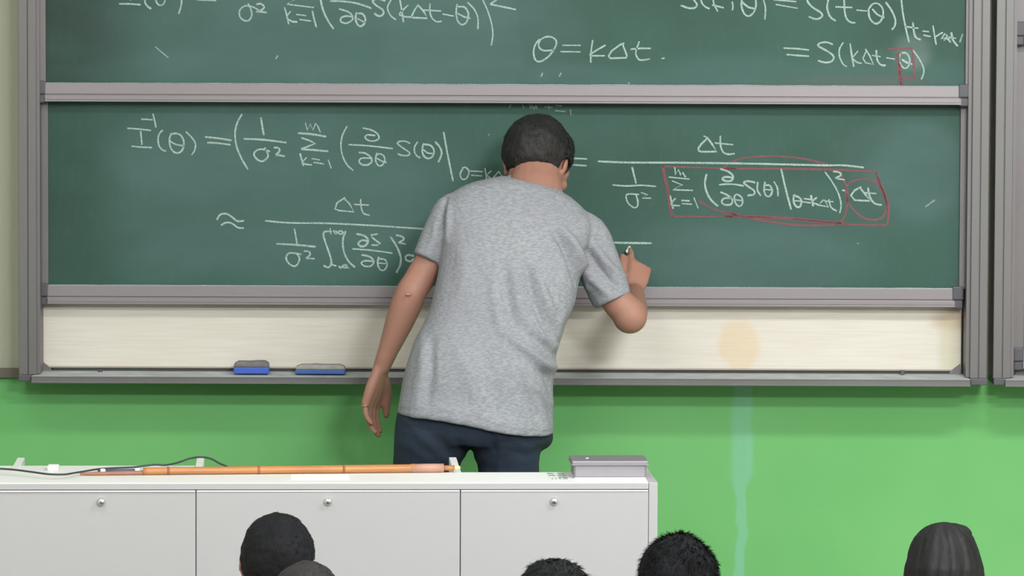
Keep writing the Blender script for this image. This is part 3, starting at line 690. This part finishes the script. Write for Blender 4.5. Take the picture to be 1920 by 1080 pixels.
# ring
# shirt: a loft for the trunk plus two sleeves
R = lambda xl, yl, xr, yr, Y, d: (W(xl, yl, Y), W(xr, yr, Y), d)
rings = [R(742,774,1040,809,-.64,.150), R(744,757,1041,790,-.64,.151), R(749,730,1040,762,-.63,.150), R(757,690,1041,716,-.625,.148), R(764,665,1045,688,-.62,.146), R(773,640,1047,658,-.61,.144),
         R(797,594,1064,606,-.585,.142), R(808,558,1080,568,-.57,.141), R(817,515,1090,530,-.55,.140), R(824,470,1098,490,-.53,.136), R(828,425,1108,450,-.505,.128),
         R(832,390,1112,420,-.485,.116), R(842,364,1100,396,-.465,.100), R(872,346,1078,374,-.45,.080), R(915,334,1058,360,-.435,.070), R(940,329,1046,351,-.42,.062)]
rings = [(a+V3((.004,0,0)), b-V3((.003,0,0)), d) for a, b, d in rings]
bm = bmesh.new(); loft(bm, smoothrings(rings, 4), 40, 2.35)
tube(bm, [W(866,400,-.46), W(848,402,-.465), W(826,440,-.48), W(802,487,-.49)], [(.050,.06),(.053,.06),(.048,.054),(.0405,.050)], seg=24, cap=False, sub=4)
tube(bm, [W(1060,428,-.465), W(1095,447,-.455), W(1117,487,-.455), W(1134,530,-.46), W(1149,564,-.465)], [(.058,.068),(.066,.07),(.060,.064),(.056,.060),(.0515,.060)], seg=24, cap=False, sub=4)
sh = fuse(bm, .0055, 4, .5)
sh.normal_update()
# folds, drawn as crease lines over the back: (points in pixels, height in mm, width in px)
folds = [([(1042,436),(1062,462),(1078,500),(1092,550)], -9, 9), ([(1052,430),(1075,456),(1090,490),(1102,540)], 6, 8), ([(1030,455),(1052,490),(1064,540)], 3.5, 12),
 ([(1100,470),(1120,500),(1150,532),(1172,545)], -5, 7), ([(1112,458),(1135,490),(1168,520)], 4, 7), ([(1098,495),(1112,525),(1140,552)], 4, 7), ([(1120,445),(1140,470),(1160,500)], -3, 7),
 ([(836,372),(836,400),(833,440)], -6, 4), ([(842,380),(842,410),(838,450)], 4, 5), ([(820,410),(815,440),(806,470)], 2.5, 7),
 ([(945,505),(950,560),(965,620)], -3, 9), ([(962,500),(972,560),(990,620)], 3.5, 9), ([(985,500),(1000,560),(1020,610),(1035,640)], -5, 9), ([(1005,505),(1020,550),(1040,600)], 4.5, 9), ([(925,520),(930,580),(945,640)], 3, 12),
 ([(950,625),(985,655),(1020,682),(1042,690)], 6, 9), ([(985,620),(1015,645),(1040,668)], -4, 7), ([(1010,690),(1028,705),(1038,740)], -6, 8), ([(985,700),(1005,730),(1020,770)], 3, 9), ([(1000,600),(1022,632),(1042,650)], 3.5, 7),
 ([(975,725),(1000,760),(1012,790)], -3, 8), ([(808,640),(808,700),(800,760)], -3, 9), ([(795,630),(792,690),(780,750)], 2.5, 10), ([(860,660),(880,700),(890,760)], 2, 16), ([(905,640),(920,700),(935,770)], -2, 14),
 ([(880,400),(940,410),(1000,415)], -2, 22), ([(860,445),(870,490),(868,540)], 1.8, 14), ([(1005,740),(1030,765),(1038,790)], -3, 6), ([(1058,585),(1050,600),(1042,640)], 3, 8)]
def dist_poly(x, y, P):
    best, tt_ = 1e9, 0
    for i in range(len(P)-1):
        ax, ay = P[i]; bx_, by = P[i+1]; dx_, dy = bx_-ax, by-ay
        t = max(0, min(1, ((x-ax)*dx_+(y-ay)*dy)/(dx_*dx_+dy*dy))); d = math.hypot(x-ax-t*dx_, y-ay-t*dy)
        if d < best: best, tt_ = d, (i+t)/(len(P)-1)
    return best, tt_
FB = [(P, h, w_, min(p[0] for p in P)-3*w_, max(p[0] for p in P)+3*w_, min(p[1] for p in P)-3*w_, max(p[1] for p in P)+3*w_) for P, h, w_ in folds]
mv = []
for v in sh.verts:
    n = v.normal; x, y = PX(v.co); h = 0
    if n.y < .15:
        for P, a, w_, x0, x1, y0, y1 in FB:
            if x0 < x < x1 and y0 < y < y1:
                d, t = dist_poly(x, y, P); h += 2.7*a*math.exp(-(d/w_)**2)*(.35+.65*math.sin(math.pi*min(1, max(0, t*.9+.05))))
        h *= min(1, (.15-n.y)/.4)
    hem = 774 + (x-742)*(35/298) + 9*math.exp(-((x-975)/70)**2)        # stitched hem line
    if hem-9.5 < y < hem-6.5: h -= 2.4
    elif y >= hem-7: h += .5
    h += 1.6*noise.noise(v.co*14) + .7*noise.noise(v.co*V3((60, 60, 18)))
    mv.append(n*h*.001)
for v, m_ in zip(sh.verts, mv): v.co += m_
# pull the hem into its sloping line
for v in sh.verts:
    x, y = PX(v.co)
    if y > 740 and 730 < x < 1055: v.co.z -= (7*math.exp(-((x-980)/75)**2) - 3*math.exp(-((x-830)/60)**2))/728 * min(1, (y-740)/40)
tee = obj('t_shirt', sh, TEE, lect, True, True)
b = bmesh.new(); c0 = W(1001, 344, -.418); ax = (W(1046,353,-.42)-W(952,331,-.42))
pts = []
for i in range(25):
    a = 2*math.pi*i/24; pts.append(c0 + ax.normalized()*math.cos(a)*.070 + V3((0,1,.12)).normalized()*math.sin(a)*.062 - V3((0,0,.004)))
tube(b, pts, [.0075]*25, seg=8, cap=False)
obj('collar', b, TEE, tee, True, True)
# jeans
bm = bmesh.new()
jr = [R(752,745,1030,775,-.63,.135), R(745,772,1034,800,-.63,.138), R(740,800,1034,822,-.63,.138), R(739,825,1022,834,-.63,.125)]
loft(bm, smoothrings(jr, 3), 36, 2.3)
def wr(x, h, y, z, d): return (V3((x-h, y, z)), V3((x+h, y, z)), d)
loft(bm, smoothrings([R(742,800,890,800,-.63,.125), R(739,822,886,822,-.63,.125), R(738,843,880,843,-.628,.118), R(737,862,871,862,-.625,.113), R(737,885,862,885,-.62,.108),
     wr(-.235,.078,-.60,.48,.082), wr(-.25,.070,-.61,.25,.074), wr(-.26,.069,-.62,.085,.076)], 4), 32, 2.2)
loft(bm, smoothrings([R(872,800,1030,808,-.63,.125), R(878,824,1018,828,-.63,.125), R(885,843,1014,845,-.628,.118), R(890,862,1013,862,-.625,.113), R(897,885,1012,885,-.62,.108),
     wr(.010,.076,-.58,.48,.082), wr(.035,.070,-.60,.25,.074), wr(.045,.069,-.62,.085,.076)], 4), 32, 2.2)
ell(bm, W(1014, 818, -.60), (.034,.05,.036)); ell(bm, W(822,808,-.675), (.08,.085,.085)); ell(bm, W(948,815,-.675), (.075,.085,.08))
jb = fuse(bm, .0065, 6, .5); jb.normal_update()
jf = [([(760,785),(790,820),(830,858)], 4, 9), ([(775,780),(810,815),(845,845)], -3, 8), ([(800,860),(770,840),(750,830)], 2.5, 8), ([(925,800),(927,842)], -6, 5), ([(935,812),(938,850),(935,885)], 3, 5), ([(965,825),(990,838),(1010,830)], 3, 7), ([(960,845),(985,855),(1005,850)], -3, 6), ([(860,830),(880,850),(872,872)], -3, 7)]
mv = []
for v in jb.verts:
    x, y = PX(v.co); h = 0
    if v.normal.y < .1:
        for P, a, w_ in jf:
            d, t = dist_poly(x, y, P)
            if d < 3*w_: h += a*math.exp(-(d/w_)**2)
    h += 2*noise.noise(v.co*V3((9,9,16))) + 1.0*noise.noise(v.co*40)
    mv.append(v.normal*h*.001)
for v, m_ in zip(jb.verts, mv): v.co += m_
obj('jeans', jb, JEANS, lect, True, True)
for fx in (-.26, .045):
    b = bmesh.new(); tube(b, [V3((fx,-.68,.05)), V3((fx,-.62,.06)), V3((fx+.01,-.50,.048)), V3((fx+.012,-.43,.035))], [(.034,.038),(.044,.048),(.046,.036),(.036,.022)], seg=16, sub=3)
    s_ = obj('shoe', b, SHOE, lect, True, True)
    obj('sole', bx(fx-.042, fx+.055, -.72, -.40, .001, .02, bev=.006), SOLE, s_, world=True)
# ring on the left hand
d_ = V3((-.30,.02,-1)).normalized(); p0_, p1_, r_f = FING[3]; ax_ = (p1_-p0_).normalized(); q = p0_.lerp(p1_, .45); u1, u2 = frame_of(ax_)
b = bmesh.new(); pts = [q + u1*math.cos(a)*.0098 + u2*math.sin(a)*.0098 for a in [2*math.pi*i/20 for i in range(21)]]
tube(b, pts, [.0018]*21, seg=6, cap=False); RING = obj('ring', b, GOLD, lect, True, True)
# chalk in the right hand
a_ = tips[0] + V3((-.004, .002, -.003)); b2 = W(1180, 464, YL-.001)
b = bmesh.new(); dd = (b2-a_).normalized(); tube(b, [b2-dd*.045, b2], [.0048,.0042], seg=12, cap=False)
ck = obj('chalk_stick', b, mat('chalk_stick', (235, 235, 230), .9, var=.02), None, False)
tag(ck, 'stub of white chalk held against the board in the raised right hand', 'chalk')

# ------------------------------------------------------------------ students in the front rows, cut by the lower edge
def student(px, py_top, Y, label, yaw=0, pitch=-4, hair='short', cloth=CLOTH_A, hm=HAIR2, k=.95, width=None, seed=0, roll=0):
    top = W(px, py_top, Y); g = empty('person', (top.x, Y+.05, FLOORZ)); tag(g, label, 'person', 'students in the front rows')
    H = top - V3((0, 0, .130*k)); M = Matrix.Translation(H) @ Matrix.Rotation(math.radians(yaw), 4, 'Z') @ Matrix.Rotation(math.radians(pitch), 4, 'X') @ Matrix.Rotation(math.radians(roll), 4, 'Y')
    x = top.x; seat = FLOORZ + .44; zs = H.z - .22                                  # shoulder line
    bm = bmesh.new(); head_shape(bm, M, k)
    hip = V3((x, Y+.00, seat+.10)); mid = V3((x, Y-.05, (seat+zs)/2)); sho = V3((x, Y-.02, zs+.02))
    tube(bm, [M @ V3((0,-.02,-.06)), V3((x, Y-.015, H.z-.13)), V3((x, Y-.02, zs+.05))], [.056,.054,.062], seg=16)
    def trunk(b, g_): tube(b, [hip, mid, V3((x, Y-.03, zs-.06)), sho], [(.155+g_,.11+g_), (.145+g_,.10+g_), (.165+g_,.10+g_), (.13+g_,.065+g_)], seg=20)
    trunk(bm, 0)
    arms = []
    for s in (-1, 1):
        a, e_, h_ = V3((x+s*.165, Y-.02, zs-.01)), V3((x+s*.195, Y+.02, zs-.28)), V3((x+s*.12, Y+.24, seat+.17))
        tube(bm, [a, e_, h_], [.048,.038,.025], seg=12); arms.append((a, e_, h_))
        hand(bm, h_, V3((-s*.35,1,-.15)), V3((0,.1,1)), V3((-s,.1,0)), (.3,.35,.4,.45), .95)
        kx = x+s*.11
        tube(bm, [V3((kx, Y+.02, seat+.08)), V3((kx, Y+.42, seat+.08)), V3((kx, Y+.44, FLOORZ+.10))], [.075,.052,.036], seg=12)
        tube(bm, [V3((kx, Y+.42, FLOORZ+.05)), V3((kx, Y+.56, FLOORZ+.04))], [.035,.03], seg=10)
    obj('body', fuse(bm, .006, 4), SKIN2, g, True, True)
    face_parts(g, M, k)
    b = bmesh.new(); trunk(b, .014)
    for a, e_, h_ in arms: tube(b, [a, a.lerp(e_, .85)], [.062,.052], seg=14)
    obj('shirt', fuse(b, .012, 4), cloth, g, True, True)
    b = bmesh.new()
    tube(b, [hip+V3((0,.0,-.02)), hip+V3((0,.08,-.02))], [(.17,.10),(.16,.09)], seg=16)
    for s in (-1, 1):
        kx = x+s*.11; tube(b, [V3((kx, Y+.02, seat+.08)), V3((kx, Y+.42, seat+.08)), V3((kx, Y+.44, FLOORZ+.12))], [.086,.064,.055], seg=12)
        sb = bmesh.new(); tube(sb, [V3((kx, Y+.40, FLOORZ+.045)), V3((kx, Y+.50, FLOORZ+.05)), V3((kx, Y+.62, FLOORZ+.035))], [(.04,.044),(.044,.042),(.036,.026)], seg=12)
        obj('shoe', sb, SHOE, g, True, True)
    obj('trousers', fuse(b, .012, 4), TROUS, g, True, True)
    if hair == 'long':
        b = bmesh.new()
        ell(b, V3((0,-.014,.034))*k, (.0885*k,.112*k,.098*k), M, 24)
        ell(b, V3((.016,-.01,.103))*k, (.055*k,.05*k,.026*k), M, 16)
        for i in range(22):
            a = math.radians(-15 - 150*i/21); c_, s_ = math.cos(a), math.sin(a)
            r1 = 1+.05*math.sin(i*2.3)
            p = [V3((c_*.060, s_*.075-.01, .09))*k, V3((c_*.080*r1, s_*.105*r1-.012, .02))*k, V3((c_*.090*r1, s_*.10*r1-.01, -.08))*k, V3((c_*.105*r1, s_*.085*r1-.02, -.20))*k, V3((c_*.100*r1, s_*.08*r1-.02, -.33))*k]
            tube(b, [M @ q for q in p], [.016,.020,.021,.019,.006], seg=8, sub=2)
        hb = fuse(b, .005, 3); hb.normal_update()
        Mi = M.inverted()
        for v in hb.verts:
            q = Mi @ v.co; a = math.atan2(q.x, -q.y)
            v.co += v.normal*(.0005*math.sin(a*34+3*noise.noise(q*9))+.0030*noise.noise(V3((a*4, q.z*3, 0))))
        obj('hair', hb, hm, g, True, True)
    else:
        kw = dict(short=dict(thick=.014, strands=5000, slen=.011, rough=.005, crown=1.1), spiky=dict(thick=.018, strands=6000, slen=.018, spike=.30, rough=.008, crown=.85),
                  messy=dict(thick=.017, strands=5000, slen=.020, spike=.12, rough=.010))[hair]
        obj('hair', hair_cap(M, k, seed=seed, **kw), hm, g, True, True)
student(521, 966, -2.55, 'person with neat short black hair before the middle cabinet door', hair='short', k=.90, seed=11, pitch=-8, cloth=CLOTH_A)
student(1272, 1006, -2.55, 'person with spiky tousled black hair before the right end of the desk', hair='spiky', k=.92, seed=12, cloth=CLOTH_C)
student(1768, 981, -2.55, 'person with long straight dark hair against the green wall', hair='long', hm=HAIR4, k=.88, seed=13, cloth=CLOTH_D)
student(574, 1057, -3.45, 'person with grey-brown hair whose crown overlaps the neat black head', hair='short', hm=HAIR3, k=.86, seed=14, cloth=CLOTH_B)
student(1038, 1057, -4.05, 'person with loose wispy dark hair, just the crown showing before the desk', hair='messy', k=.82, seed=15, cloth=CLOTH_A)
# ================================================================== the teacher's desk
YAW = math.radians(2.6)
P0 = W(720, 905, -1.5); N0 = V3((math.sin(YAW), -math.cos(YAW), 0))
ZD = P0.z
o_l = plane_hit(-125, 905, P0, N0)
DK = empty('lectern_desk', (o_l.x, o_l.y, 0), YAW)
tag(DK, 'long pale grey cabinet desk with three locked doors on the teaching platform', 'desk')
DM = Matrix.Translation((o_l.x, o_l.y, 0)) @ Matrix.Rotation(YAW, 4, 'Z'); DMi = DM.inverted()
def dx_(px, py=940): return (DMi @ plane_hit(px, py, P0, N0)).x
def dz_(py, px=720): return plane_hit(px, py, P0, N0).z
def on(px, py, z=None):
    """local desk point where the pixel's ray meets the height z"""
    return DMi @ plane_hit(px, py, V3((0,0,ZD if z is None else z)), V3((0,0,1)))
D = .60; LED = .235
xR = dx_(1233); xRi = dx_(1216.5)
z1, z2 = dz_(917.5), dz_(919)
zd = dz_(922)
TH = .018
# ledge top and its front fascia
obj('desktop', bx(-.005, xRi-.0006, .0006, LED, ZD-.0025, ZD, bev=.0004), DESKTOP, DK)
obj('fascia', bx(-.005, xRi-.0008, 0, .022, z1, ZD-.0026, bev=.0004), DESK, DK)
obj('side_panel', bx(xRi, xR, -.001, D, 0, ZD, bev=.0012), DESK, DK)
obj('side_panel', bx(-.024, -.0055, -.001, D, 0, ZD, bev=.0012), DESK, DK)
obj('plinth', bx(-.004, xRi-.001, .03, .05, 0, .06), SEAM, DK)
obj('back_panel', bx(-.004, xRi-.001, D-.02, D-.002, .02, ZD-.20), DESK, DK)
obj('ledge_riser', bx(-.004, xRi-.001, LED-.018, LED-.001, .10, ZD-.0125), DESK, DK)
obj('shelf', bx(-.004, xRi-.001, LED, D-.022, ZD-.22, ZD-.202), DESK, DK)
obj('carcass', bx(-.004, xRi-.001, .0075, .022, .06, z2), SEAM, DK)
edges = [(-125+3, 366.6), (368.2, 862.3), (864, 1215.8)]
for i, (a, b) in enumerate(edges):
    xa, xb = dx_(a, 930), dx_(b, 930)
    dr = obj('door', bx(xa, xb, -.001 + (.0015 if i == 0 else 0), .007, .06, zd, bev=.0014), DESK, DK)
    b_ = bmesh.new(); box(b_, xa+.0006, xb-.0006, -.003, .007, zd+.0002, z2-.0002, bev=.0008)
    obj('edge_strip', b_, DESKTOP, dr)
    cx = dx_((190, 615, 1039)[i]); cz = dz_(940)
    b_ = bmesh.new()
    tube(b_, [V3((cx, .0, cz)), V3((cx, -.006, cz)), V3((cx, -.0085, cz)), V3((cx, -.0105, cz)), V3((cx, -.0118, cz))], [.0095, .0095, .0086, .0066, .003], seg=24, cap=False)
    lk = obj('lock', b_, CHROME, dr, True)
    obj('keyhole', bx(cx-.0008, cx+.0008, -.0126, -.0114, cz-.004, cz+.003), DARK, lk)
# dividers whose top edges run to the back
for px in (857, 372, 27):
    c = on(px, 883 if px == 857 else 881)
    x0 = c.x - TH/2
    obj('divider', bx(x0, x0+TH, LED+.0005, D-.003, ZD-.20, ZD, bev=.001), DESKTOP, DK)
# left rear surface, from the far left divider to the one at the seam
xa = on(-125, 881).x; xb = on(372, 881).x
obj('rear_top', bx(0, xb-TH/2-.001, LED+.001, .43, ZD-.014, ZD-.003, bev=.001), DESKTOP, DK)
# printed mark on the ledge
b_ = bmesh.new(); q0 = on(1031, 899); q1 = on(1060, 887)
obj('sticker', bx(q0.x, q1.x, q0.y, q1.y, ZD+.0001, ZD+.0004), mat('clear_sticker', (236, 242, 236), .4, var=.01), DK)
ik = bmesh.new(); H_ = q1.y-q0.y
for fy, xs in ((.88, [(0,.35),(.55,.9)]), (.60, [(.02,.4),(.5,.95)]), (.30, [(.5,.98)]), (.08, [(.1,.2),(.3,.38),(.5,.62),(.7,.95)])):
    for a, b in xs:
        y_ = q0.y + H_*fy; W_ = q1.x-q0.x
        for j in range(4):
            t0, t1 = a+(b-a)*j/4, a+(b-a)*(j+1)/4
            box(ik, q0.x+W_*t0, q0.x+W_*t1, y_-.007+.004*math.sin(j*1.7), y_+.007+.004*math.sin(j*1.7), ZD+.0004, ZD+.0006)
tag(obj('printed_mark', ik, INK, DK), 'small dark green printed marks', kind='stuff')
# ------------------------------------------------------------------ things on the desk
def place(name, px, py, label, cat, rz=0.0, z=None):
    q = DM @ on(px, py, z); return tag(empty(name, (q.x, q.y, ZD if z is None else z), YAW+rz), label, cat)
# tin chalk box
xa, xb = on(1076, 897).x, on(1212, 897).x; q = DM @ on(1144, 897)
TB = empty('tin_box', (q.x, q.y, ZD), YAW-.003); tag(TB, 'low rectangular metal box with a lid on the right end of the desk', 'box')
w_ = (xb-xa)/2; zh = .0345; dd_ = .130
obj('box_body', bx(-w_, w_, 0, dd_, 0, zh, bev=.005), TIN, TB)
lid = obj('lid', bx(-w_-.0045, w_+.0045, -.004, dd_+.004, zh-.002, zh+.008, bev=.0022), TIN, TB)
obj('lid_rim', bx(-w_-.0058, w_+.0058, -.0055, dd_+.0055, zh-.003, zh-.0008, bev=.0008), TIN, lid)
obj('base_rim', bx(-w_+.001, w_-.001, -.0012, dd_, 0.0002, .0025, bev=.0008), CHROME, TB)
b_ = bmesh.new(); ell(b_, V3((-.052, .06, zh+.008)), (.004,.008,.0015)); obj('chalk_speck', b_, PAPER, lid, True)
# sheet of paper
q = DM @ on(600, 901); P_ = empty('paper_sheet', (q.x, q.y, ZD), YAW); tag(P_, 'white sheet of paper lying under the middle of the bamboo stick', 'paper')
hw_ = (on(655,901).x-on(545,901).x)/2
b_ = bmesh.new(); n_ = 8; g_ = []
for i in range(n_+1):
    g_.append([b_.verts.new((-hw_+2*hw_*i/n_, y_, .0004+.0006*math.sin(i*.9)*(y_/.12))) for y_ in (0, .06, .13)])
for i in range(n_):
    for j in range(2): b_.faces.new((g_[i][j], g_[i+1][j], g_[i+1][j+1], g_[i][j+1]))
r_ = bmesh.ops.extrude_face_region(b_, geom=list(b_.faces))
for g in r_['geom']:
    if isinstance(g, bmesh.types.BMVert): g.co.z += .0003
obj('sheet', b_, PAPER, P_)
# bamboo pointer
ra = .0036; rb = .0102
A = on(152, 890.5, ZD+.002); B = on(831, 886.0, ZD+.0)
A = V3((A.x, A.y, ZD+ra+.0008)); B = V3((B.x, B.y, ZD+rb+.0012))
BM = empty('bamboo_pointer', (DM @ A)); tag(BM, 'long tan bamboo pointer stick with a taped grip, lying along the desk', 'stick')
b_ = bmesh.new(); pts, rr = [], []
for i in range(61):
    t = .17 + .83*i/60; r = .0088 + .0014*(t-.17)
    px_ = 152+679*t; node = min(abs(px_-n) for n in (312, 482, 640, 775)); r += .0007*math.exp(-(node/3)**2)
    z_ = ZD + max(r, 0) + .0012
    c = A.lerp(B, t); pts.append(DM @ V3((c.x, c.y, z_))); rr.append(r)
tube(b_, pts, rr, seg=16, cap=False, ref=V3((0,0,1)))
obj('shaft', b_, BAMBOO, BM, True, True)
b_ = bmesh.new(); q0 = DM @ A; q1 = pts[1]; q1 = V3((q1.x, q1.y, ZD+.0062))
tube(b_, [q0, q0.lerp(q1, .15), q1], [.003, .0044, .0056], seg=14, ref=V3((0,0,1)))
tag(obj('inner_rod', b_, mat('brown_rod', (158, 108, 86), .5, var=.12, vscale=30), BM, True, True), 'thin brown rod sticking out of the far end')
for n in (312, 482, 640):
    t = (n-152)/679; i = round((t-.17)/.83*60); b_ = bmesh.new(); p_ = pts[i]; d_ = (pts[i+1]-pts[i-1]).normalized()
    tube(b_, [p_-d_*.003, p_, p_+d_*.003], [rr[i]+.0001, rr[i]+.0006, rr[i]+.0001], seg=16, cap=False, ref=V3((0,0,1)))
    obj('node', b_, BAMBOO_D, BM, True, True)
b_ = bmesh.new(); d_ = (pts[-1]-pts[-8]).normalized()
tube(b_, [pts[-1]-d_*.078, pts[-1]-d_*.04, pts[-1]+d_*.001], [rr[-1]+.0006, rr[-1]+.0010, rr[-1]+.0007], seg=16, cap=False, ref=V3((0,0,1)))
tag(obj('taped_grip', b_, TAPE, BM, True, True), 'pinkish tape round the thick end')
b_ = bmesh.new(); tube(b_, [pts[-1], pts[-1]+d_*.028], [.0064,.0062], seg=14, cap=False, ref=V3((0,0,1))); obj('inner_rod', b_, BAMBOO, BM, True, True)
b_ = bmesh.new(); tube(b_, [pts[-1]+d_*.028, pts[-1]+d_*.038], [.0064,.0055], seg=14, ref=V3((0,0,1))); tag(obj('tip', b_, CORK, BM, True, True), 'pale rounded tip')
# dark rod with bright end bands, small white case and cable
a, b = on(188, 884, ZD+.006), on(262, 883, ZD+.006); A2, B2 = DM @ a, DM @ b
RD = empty('marker_pen', A2); tag(RD, 'short dark marker with bright end bands behind the left part of the bamboo', 'marker')
b_ = bmesh.new(); tube(b_, [A2, B2], [.0055,.0055], seg=14, cap=False, ref=V3((0,0,1))); obj('barrel', b_, mat('dark_barrel', (78, 84, 104), .5, var=.05), RD, True, True)
dv = (B2-A2).normalized()
for p_ in (A2+dv*.006, B2-dv*.006):
    b_ = bmesh.new(); tube(b_, [p_-dv*.006, p_, p_+dv*.006], [.0064,.0072,.0060], seg=14, cap=False, ref=V3((0,0,1))); obj('end_band', b_, DESKTOP, RD, True, True)
b_ = bmesh.new(); tube(b_, [A2-dv*.006, A2], [.0035,.0052], seg=12, cap=False, ref=V3((0,0,1))); obj('cap', b_, RUBBER, RD, True, True)
cs = place('white_case', 99, 883, 'small white plastic case on the desk at far left', 'case', z=ZD-.003)
obj('case_body', bx(-.0135, .0135, 0, .05, 0, .008, bev=.003), DESKTOP, cs); obj('case_lid', bx(-.013, .013, .001, .049, .0082, .0115, bev=.0016), PAPER, cs)
def cable(name, pts, label, r=.0024):
    b_ = bmesh.new(); P = [DM @ q for q in pts]
    tube(b_, P, [r]*len(P), seg=10, sub=6, ref=V3((0,0,1)))
    return tag(obj(name, b_, RUBBER, None, True), label, 'cable')
zc = ZD+.0026
def cb(px, py, up=0.0):
    q = on(px, py + up*11.5*0, zc); return V3((q.x, q.y, zc))
def lifted(px, py, y):
    """point above the desk at depth y seen at the pixel"""
    n = DM.to_3x3() @ V3((0,1,0)); q = DMi @ plane_hit(px, py, DM @ V3((0,y,0)), n); return q
cable('black_cable', [lifted(-40, 877, .20), lifted(18, 880, .17), lifted(60, 885, .12), lifted(90, 889, .08), lifted(120, 889.6, .08), lifted(141, 886.5, .13), lifted(160, 883.5, .20), lifted(185, 879.5, .27), lifted(215, 877.5, .30), lifted(250, 876, .32), lifted(272, 873.5, .33), lifted(290, 871.5, .34), lifted(312, 872, .35), lifted(335, 867, .40), lifted(355, 860, .42), lifted(376, 857, .44), lifted(395, 860, .44), lifted(412, 869, .43), lifted(428, 876, .42), lifted(450, 889, .42)],
      'thin black cable snaking over the left part of the desk')
# erasers in the chalk tray
def eraser(xa, xb, yb, yt, label, m1, m2, split, rz=0.0, hollow=False, Y=-.118):
    A, B = W(xa, yb, Y), W(xb, yb, Y); w_ = (B.x-A.x)/2
    zt = W((xa+xb)/2, 703, Y).z
    f = (Y+.154)/(-.031+.154); zb_ = ZZ(697.5, YB); zt = (ZTRAY_T-.0025)*(1-f) + zb_*f + .0035
    h = W(xa, yt, Y).z - zt
    g = empty('blackboard_eraser', ((A.x+B.x)/2, Y, zt), rz); tag(g, label, 'eraser')
    obj('back', bx(-w_, w_, 0, .048, 0, h*split, bev=.0028), m1, g)
    bm = bmesh.new(); box(bm, -w_+.0008, w_-.0008, .0008, .047, h*split, h)
    bmesh.ops.subdivide_edges(bm, edges=bm.edges[:], cuts=9, use_grid_fill=True)
    for v in bm.verts:
        u_ = abs(v.co.x)/w_; e = max(0, (v.co.z-h*split)/(h*(1-split)))
        v.co.z += e*(-.006*max(0,(u_-.75)/.25)**2 + .0018*noise.noise(v.co*40+V3((xa,0,0))))
        v.co.x *= 1 - .03*e*e; v.co += V3((0, -.0018, 0))*math.sin(math.pi*e) if v.co.y < .01 else V3((0,0,0))
    obj('felt_pad', bm, m2, g, True)
    return g
eraser(438, 504, 702.5, 678, 'short blackboard eraser with bright blue back and grey felt in the chalk tray', BLUE, FELT, .56)
eraser(553, 647, 705.5, 684, 'longer flat eraser with worn blue back and pale chalky felt in the chalk tray', BLUE2, FELT2, .52, rz=-.02)
# fixed benches that carry the students (below the view)
for n_, y_ in ((3, -2.55), (4, -3.45), (5, -4.05)):
    bm = bmesh.new(); box(bm, -2.2, 2.2, y_-.17, y_+.17, FLOORZ+.40, FLOORZ+.43, bev=.006); box(bm, -2.1, 2.1, y_-.10, y_+.10, FLOORZ, FLOORZ+.40)
    struct('bench_%d' % n_, bm, BENCH)
